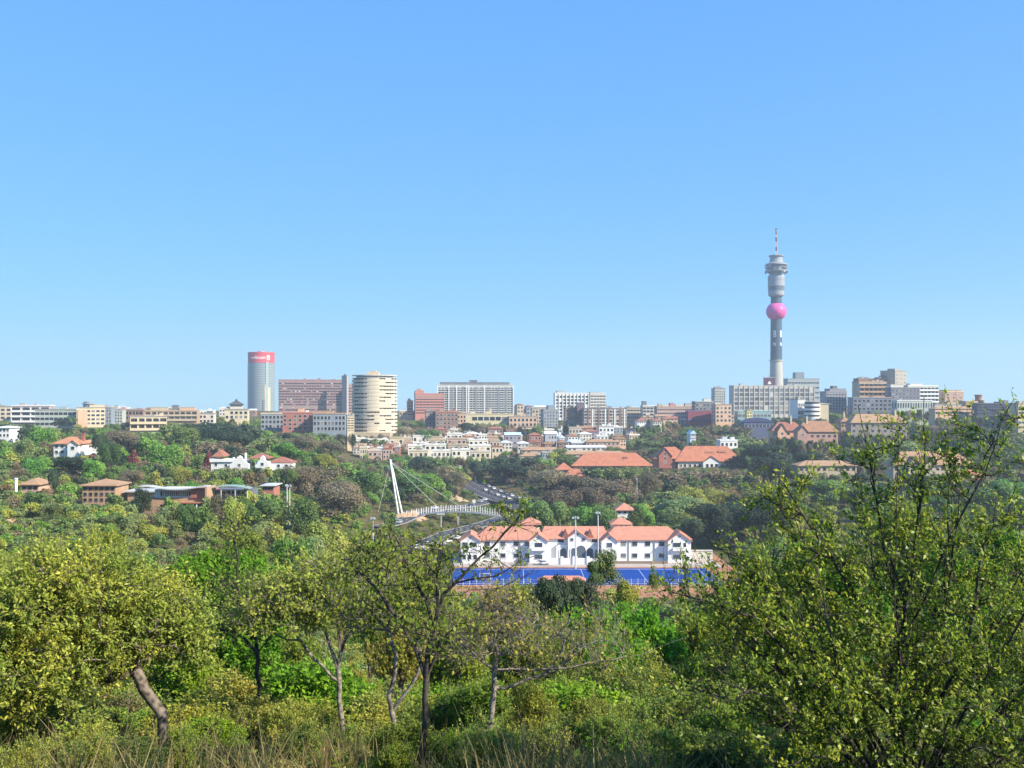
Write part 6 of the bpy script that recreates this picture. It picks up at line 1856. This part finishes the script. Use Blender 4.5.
# the open dark-branched tree in the centre
D0 = 10.5
rb = (PX(418,D0), D0, gz(PX(418,D0), D0)-.1)
q = 10.5
limbs = [[rb, P3(422,765,q), P3(425,700,q), P3(428,650,q), P3(438,610,q), P3(455,583,q), P3(480,557,q), P3(505,532,q), P3(522,512,q), P3(530,498,q)],
 [P3(434,620,q), P3(420,590,q+.1), P3(405,560,q+.2), P3(392,530,q+.2), P3(385,505,q+.2)],
 [P3(438,608,q), P3(437,575,q), P3(440,545,q), P3(445,515,q), P3(448,495,q)],
 [P3(455,583,q), P3(480,578,q-.1), P3(510,568,q-.2), P3(535,556,q-.2)],
 [P3(427,665,q), P3(402,625,q+.1), P3(378,590,q+.2), P3(350,560,q+.3), P3(325,538,q+.3)],
 [P3(446,595,q), P3(470,590,q+.2), P3(500,588,q+.3), P3(540,570,q+.4)],
 [P3(427,670,q), P3(440,640,q-.1), P3(470,612,q-.2), P3(495,600,q-.3)]]
lobes = [(*P3(430,560,q), .55, .6, .42, 2.2), (*P3(515,515,q), .24, .25, .20, .7), (*P3(385,565,q+.2), .42, .5, .40, 1.4), (*P3(500,565,q), .42, .4, .26, .7), (*P3(440,630,q), .5, .6, .35, 2), (*P3(350,560,q+.3), .3, .3, .3, .6)]
wood, lv = grow(26, limbs, lobes, 270, twig=(.12,.34), twigs=3, leaves=3.2, leaf=.038, r_end=.0030, rpow=.45, rmax=.040, jag=.3, up=.35, minr=.0026, bare_frac=.35)
fg_tree('open_branched_tree', 'open tree with long dark bare branches reaching over the school roof', 'tree', wood, lv, DB, L_lime, rb)
D0 = 12.0; q = 12.0
rb = (PX(402,D0), D0, gz(PX(402,D0), D0)-.1)
limbs = [[rb, P3(399,745,q), P3(392,712,q), P3(394,680,q), P3(396,655,q), P3(388,630,q), P3(372,612,q), P3(358,600,q)],
 [P3(393,710,q), P3(408,690,q), P3(420,665,q), P3(419,640,q), P3(425,610,q)],
 [P3(372,612,q), P3(385,590,q), P3(398,560,q)], [P3(388,630,q), P3(365,625,q), P3(345,628,q)]]
lobes = [(*P3(380,590,q), .6, .6, .5, 2), (*P3(420,610,q), .5, .5, .5, 1.5), (*P3(350,615,q), .35, .4, .3, .8)]
wood, lv = grow(27, limbs, lobes, 200, twig=(.12,.34), twigs=4, leaves=3.6, leaf=.045, r_end=.0032, rmax=.042, jag=.4, up=.3, minr=.0028, bare_frac=.2)
fg_tree('forked_tree', 'small tree with forked pale knotty trunk low in the centre foreground', 'tree', wood, lv, PB, L_lime, rb)
D0 = 14.0; q = 14.0
rb = (PX(486,D0), D0, gz(PX(486,D0), D0)-.1)
limbs = [[rb, P3(488,750,q), P3(492,710,q), P3(494,670,q), P3(494,640,q), P3(497,610,q), P3(500,590,q)],
 [P3(494,693,q), P3(515,685,q), P3(545,675,q), P3(575,655,q), P3(600,640,q)],
 [P3(494,672,q), P3(530,670,q), P3(570,668,q), P3(640,655,q), P3(690,636,q)],
 [P3(494,660,q), P3(520,640,q), P3(545,620,q)], [P3(494,668,q), P3(470,650,q), P3(450,630,q)], [P3(545,675,q), P3(565,640,q), P3(585,615,q)]]
lobes = [(*P3(520,640,q), .7, .6, .5, 2), (*P3(590,640,q), .6, .6, .4, 1.6), (*P3(470,640,q), .4, .5, .4, 1), (*P3(495,605,q), .3, .3, .25, .6)]
wood, lv = grow(28, limbs, lobes, 300, twig=(.14,.4), twigs=4, leaves=1.8, leaf=.045, r_end=.0034, rmax=.042, jag=.35, up=.4, minr=.003, bare_frac=.5)
fg_tree('bare_tree', 'nearly bare tree with pale upright trunk and long side limbs, right of centre', 'tree', wood, lv, PB, L_olive, rb)

# shrub prototypes for the slope below
SH = []
def shrub_proto(seed, lm, bark, leaf, n, h=2.2, w=1.2, leaves=7):
    rng = np.random.default_rng(seed)
    limbs = [[(0,0,-.1), (rng.uniform(-.1,.1),0,h*.3), (rng.uniform(-.2,.2),rng.uniform(-.2,.2),h*.75)]]
    for i in range(3):
        a = rng.uniform(0, 6.28); limbs.append([(0,0,h*.12*i), (w*.4*math.cos(a),w*.4*math.sin(a),h*.4), (w*.7*math.cos(a),w*.7*math.sin(a),h*.7)])
    lobes = [(rng.uniform(-.4,.4)*w, rng.uniform(-.4,.4)*w, h*rng.uniform(.4,.75), w*rng.uniform(.4,.65), w*rng.uniform(.4,.65), h*rng.uniform(.2,.3), 1) for _ in range(6)]
    lobes.append((0,0,h*.3,w*.7,w*.7,h*.25,1.5))
    wood, lv = grow(seed, limbs, lobes, n, twig=(.15,.4), twigs=5, leaves=leaves*1.5, leaf=leaf, r_end=.004, rmax=.05, up=.25, minr=.0035, ksides=5)
    return np_mesh('trunk', wood[0], wood[1], [bark]), np_mesh('crown', lv[0], lv[1], [lm])
SH = {
 'dim': [shrub_proto(31, L_dim, DB, .055, 420), shrub_proto(32, L_dim, PB, .05, 380, 2.6, 1.1)],
 'olive': [shrub_proto(33, L_olive, MBK, .055, 420, 2.4, 1.3)],
 'lime': [shrub_proto(34, L_lime, DB, .06, 420, 2.2, 1.3), shrub_proto(35, L_lime, PB, .055, 360, 2.8, 1.1)],
 'vivid': [shrub_proto(36, L_vivid, DB, .07, 420, 2.2, 1.3)],
 'russet': [shrub_proto(37, L_brown, DB, .05, 300, 1.6, .9, 5)],
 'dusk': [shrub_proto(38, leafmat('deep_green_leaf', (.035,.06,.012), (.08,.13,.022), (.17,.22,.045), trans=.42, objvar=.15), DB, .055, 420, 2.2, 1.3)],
}
SLOOK = {'dim':'dull olive shrub','olive':'yellow-olive shrub','lime':'lime-tinted leafy shrub','vivid':'bright green leafy shrub','russet':'brown dry shrub','dusk':'deep green shaded shrub'}
FGL = [('the leaning left trunk', 155, 710), ('the forked pale trunk', 394, 700), ('the pale upright trunk', 492, 690), ('the flat-topped tree\'s trunk', 341, 700), ('the lime-green tree', 228, 620),
       ('the right bush tree', 840, 650), ('the blue pitch', 580, 590), ('the thin sapling', 256, 670), ('the photo\'s bottom right corner', 1000, 740), ('the photo\'s bottom left corner', 20, 740),
       ('the red earth bank', 680, 597), ('the sandy clearing', 15, 545), ('the bottom edge centre', 560, 750)]
shr = []
def shrub(px, pyt, wpx, D, kind):
    x = PX(px, D); z = gz(x, D)-.1; w = wpx*D/F; h = max(.8, PZ(pyt, D)-z)
    if h > w*2.6: h = w*2.6; 
    shr.append(dict(sp=kind, x=x, y=D, z=max(z, PZ(pyt,D)-h), w=w, h=h, px=px, py=pyt))
# explicit masses seen in the photo
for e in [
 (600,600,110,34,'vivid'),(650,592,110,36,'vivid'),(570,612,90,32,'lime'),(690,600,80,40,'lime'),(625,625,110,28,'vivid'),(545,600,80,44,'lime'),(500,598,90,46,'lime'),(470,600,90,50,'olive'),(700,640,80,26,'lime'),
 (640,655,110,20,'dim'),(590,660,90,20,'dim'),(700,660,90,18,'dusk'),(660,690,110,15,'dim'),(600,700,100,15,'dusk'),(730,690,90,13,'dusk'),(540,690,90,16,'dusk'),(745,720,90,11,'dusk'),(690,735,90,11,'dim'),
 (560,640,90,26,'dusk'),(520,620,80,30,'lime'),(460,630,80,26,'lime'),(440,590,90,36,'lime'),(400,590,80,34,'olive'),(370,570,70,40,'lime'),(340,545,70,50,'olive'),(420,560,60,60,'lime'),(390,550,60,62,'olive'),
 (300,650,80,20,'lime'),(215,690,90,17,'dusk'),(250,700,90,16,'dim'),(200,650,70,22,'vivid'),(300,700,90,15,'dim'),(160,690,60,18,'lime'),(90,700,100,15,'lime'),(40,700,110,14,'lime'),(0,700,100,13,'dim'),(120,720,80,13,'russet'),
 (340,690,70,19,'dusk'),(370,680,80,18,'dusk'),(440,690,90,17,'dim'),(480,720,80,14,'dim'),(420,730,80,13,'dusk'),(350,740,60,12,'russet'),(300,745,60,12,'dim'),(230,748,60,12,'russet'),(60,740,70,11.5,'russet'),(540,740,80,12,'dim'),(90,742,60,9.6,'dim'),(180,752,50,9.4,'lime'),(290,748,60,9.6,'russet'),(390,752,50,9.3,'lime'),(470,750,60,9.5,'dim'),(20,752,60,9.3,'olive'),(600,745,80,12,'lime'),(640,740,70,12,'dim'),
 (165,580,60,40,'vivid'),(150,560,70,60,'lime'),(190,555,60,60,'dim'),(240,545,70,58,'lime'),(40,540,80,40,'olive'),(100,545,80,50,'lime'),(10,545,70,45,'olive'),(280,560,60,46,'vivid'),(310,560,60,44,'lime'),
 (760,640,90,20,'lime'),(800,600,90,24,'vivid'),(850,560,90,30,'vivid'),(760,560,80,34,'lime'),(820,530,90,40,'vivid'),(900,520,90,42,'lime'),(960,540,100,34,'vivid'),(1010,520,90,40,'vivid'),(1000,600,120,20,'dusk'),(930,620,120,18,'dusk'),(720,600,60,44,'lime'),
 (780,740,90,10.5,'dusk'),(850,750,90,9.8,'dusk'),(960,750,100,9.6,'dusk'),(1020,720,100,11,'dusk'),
]: shrub(*e)
D = 10.0
while D < 60:
    wpx = 1.9*F/D*(1 if D > 15 else .55); px = -40+rg.uniform(0, wpx)
    while px < 1080:
        d = D*rg.uniform(.96, 1.08); x = PX(px, d); z0 = gz(x, d); h = rg.uniform(1.1, 2.3)*(1.0 if D > 18 else (.72 if D > 13 else .4)); w = rg.uniform(1.5, 2.6)*(1 if D > 15 else .5)
        pyt = HZ-(z0+h)/d*F
        lim = 520 if px < 330 else (600 if px < 740 else 520)
        if (D < 16 and (100 < px < 420) and rg.uniform() < .6) or (D < 12 and px < 470 and rg.uniform() < .35): px += wpx*.7; continue
        if pyt > lim and len(shr) < 250:
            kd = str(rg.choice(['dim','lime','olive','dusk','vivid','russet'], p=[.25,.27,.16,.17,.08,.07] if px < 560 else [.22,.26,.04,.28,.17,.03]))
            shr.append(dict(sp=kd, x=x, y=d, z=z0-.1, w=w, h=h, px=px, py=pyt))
        px += wpx*rg.uniform(.6, 1.1)
    D *= 1.17
buck = {}
for t in shr:
    cx, cy = t['px'], t['py']+t['h']*F/t['y']*.4
    best = min(FGL, key=lambda l: math.hypot(l[1]-cx, l[2]-cy)); dx, dy = cx-best[1], cy-best[2]
    side = ('right of' if dx > 0 else 'left of') if abs(dx) > abs(dy) else ('below' if dy > 0 else 'above')
    t['dist'] = math.hypot(dx, dy); buck.setdefault((t['sp'], side, best[0]), []).append(t)
for k, l in buck.items():
    l.sort(key=lambda t: t['dist'])
    for i, t in enumerate(l):
        t['label'] = f"{SLOOK[k[0]]} just {k[1]} {k[2]}" if len(l) == 1 else f"{SLOOK[k[0]]} {k[1]} {k[2]}, {NTH[min(i,11)]} of {len(l)} such"
for t in shr:
    hs__ = min(t['h'], t['w']*1.25); t['z'] += t['h']-hs__; t['h'] = hs__
    r_ = tag(empty('shrub', (t['x'], t['y'], t['z']), rg.uniform(-.8, .8)), t['label'], 'shrub', 'shrubs on the near slope')
    a, b = SH[t['sp']][int(rg.integers(len(SH[t['sp']])))]
    s = (t['w']/2.5, t['w']/2.5, max(t['h']/2.4, t['w']/2.5*.7))
    gap = t['z']-gz(t['x'], t['y'])
    if gap > .3: inst('stem', FT[0], r_, (0,0,-gap-.2), (3.0, 3.0, (gap+t['h']*.6)*1.55))
    inst('trunk', a, r_, (0,0,0), s); inst('crown', b, r_, (0,0,0), s)

# dry grass and weeds at the bottom
def grass():
    n = 34000
    y = 8.5+rg.uniform(0, 1, n)**1.5*16; px = rg.uniform(-40, 1070, n)
    x = (px-512)/F*y; z = ground(x, y)
    dn = _wn(x*19, y*19, .1)+.6*_wn(x*61+5, y*61, .1)+rg.normal(0, .22, n); keep = dn > -.02; x, y, z, dn = x[keep], y[keep], z[keep], dn[keep]; n = len(x)
    h = rg.uniform(.15, .55, n)*(1+.7*np.clip(dn, 0, 1)); a = rg.uniform(0, 6.28, n); le = rg.normal(0, .32, (n, 2)); wd = rg.uniform(.004, .010, n)
    B = np.stack([x, y, z-.03], 1); dx = np.stack([np.cos(a)*wd, np.sin(a)*wd, np.zeros(n)], 1)
    M_ = B+np.stack([le[:, 0]*h*.35, le[:, 1]*h*.35, h*.6], 1); Tp = B+np.stack([le[:, 0]*h, le[:, 1]*h, h], 1)
    V = np.concatenate([np.stack([B-dx, B+dx, M_+dx*.7, M_-dx*.7], 1).reshape(-1, 3), np.stack([M_-dx*.7, M_+dx*.7, Tp+dx*.1, Tp-dx*.1], 1).reshape(-1, 3)])
    Q = np.arange(len(V)).reshape(-1, 4)
    m = leafmat('dry_grass_blades', (.08,.075,.03), (.19,.135,.065), (.36,.265,.14), trans=.42, objvar=0)
    tag(link('dry_grass', np_mesh('dry_grass', V, Q, [m])), kind='stuff')
    # ground-covering leaves
    n = 42000
    y = 8+rg.uniform(0, 1, n)**1.2*55; px = rg.uniform(-40, 1070, n); x = (px-512)/F*y
    P = np.stack([x, y, ground(x, y)+rg.uniform(0, .35, n)], 1)
    V, Q = quads(P, rg.normal(0, .7, (n, 3))+np.array([0, 0, .6]), .05+.0022*y, rg, 1.8)
    tag(link('ground_cover', np_mesh('ground_cover', V, Q, [L_dim])), kind='stuff')
grass()

# ------------------------------------------------------------------ haze
def haze():
    m, n, out = _new('summer_haze')
    v = n.nodes.new('ShaderNodeVolumePrincipled')
    v.inputs['Color'].default_value = (.78, .88, 1.0, 1)
    v.inputs['Density'].default_value = HAZE
    v.inputs['Anisotropy'].default_value = 0.2
    n.links.new(v.outputs[0], out.inputs['Volume'])
    b = MB().box(-4600, 4600, -120, 5100, -140, 260)
    tag(b.obj('haze', m), kind='stuff')
HAZE = 0.00015
haze()
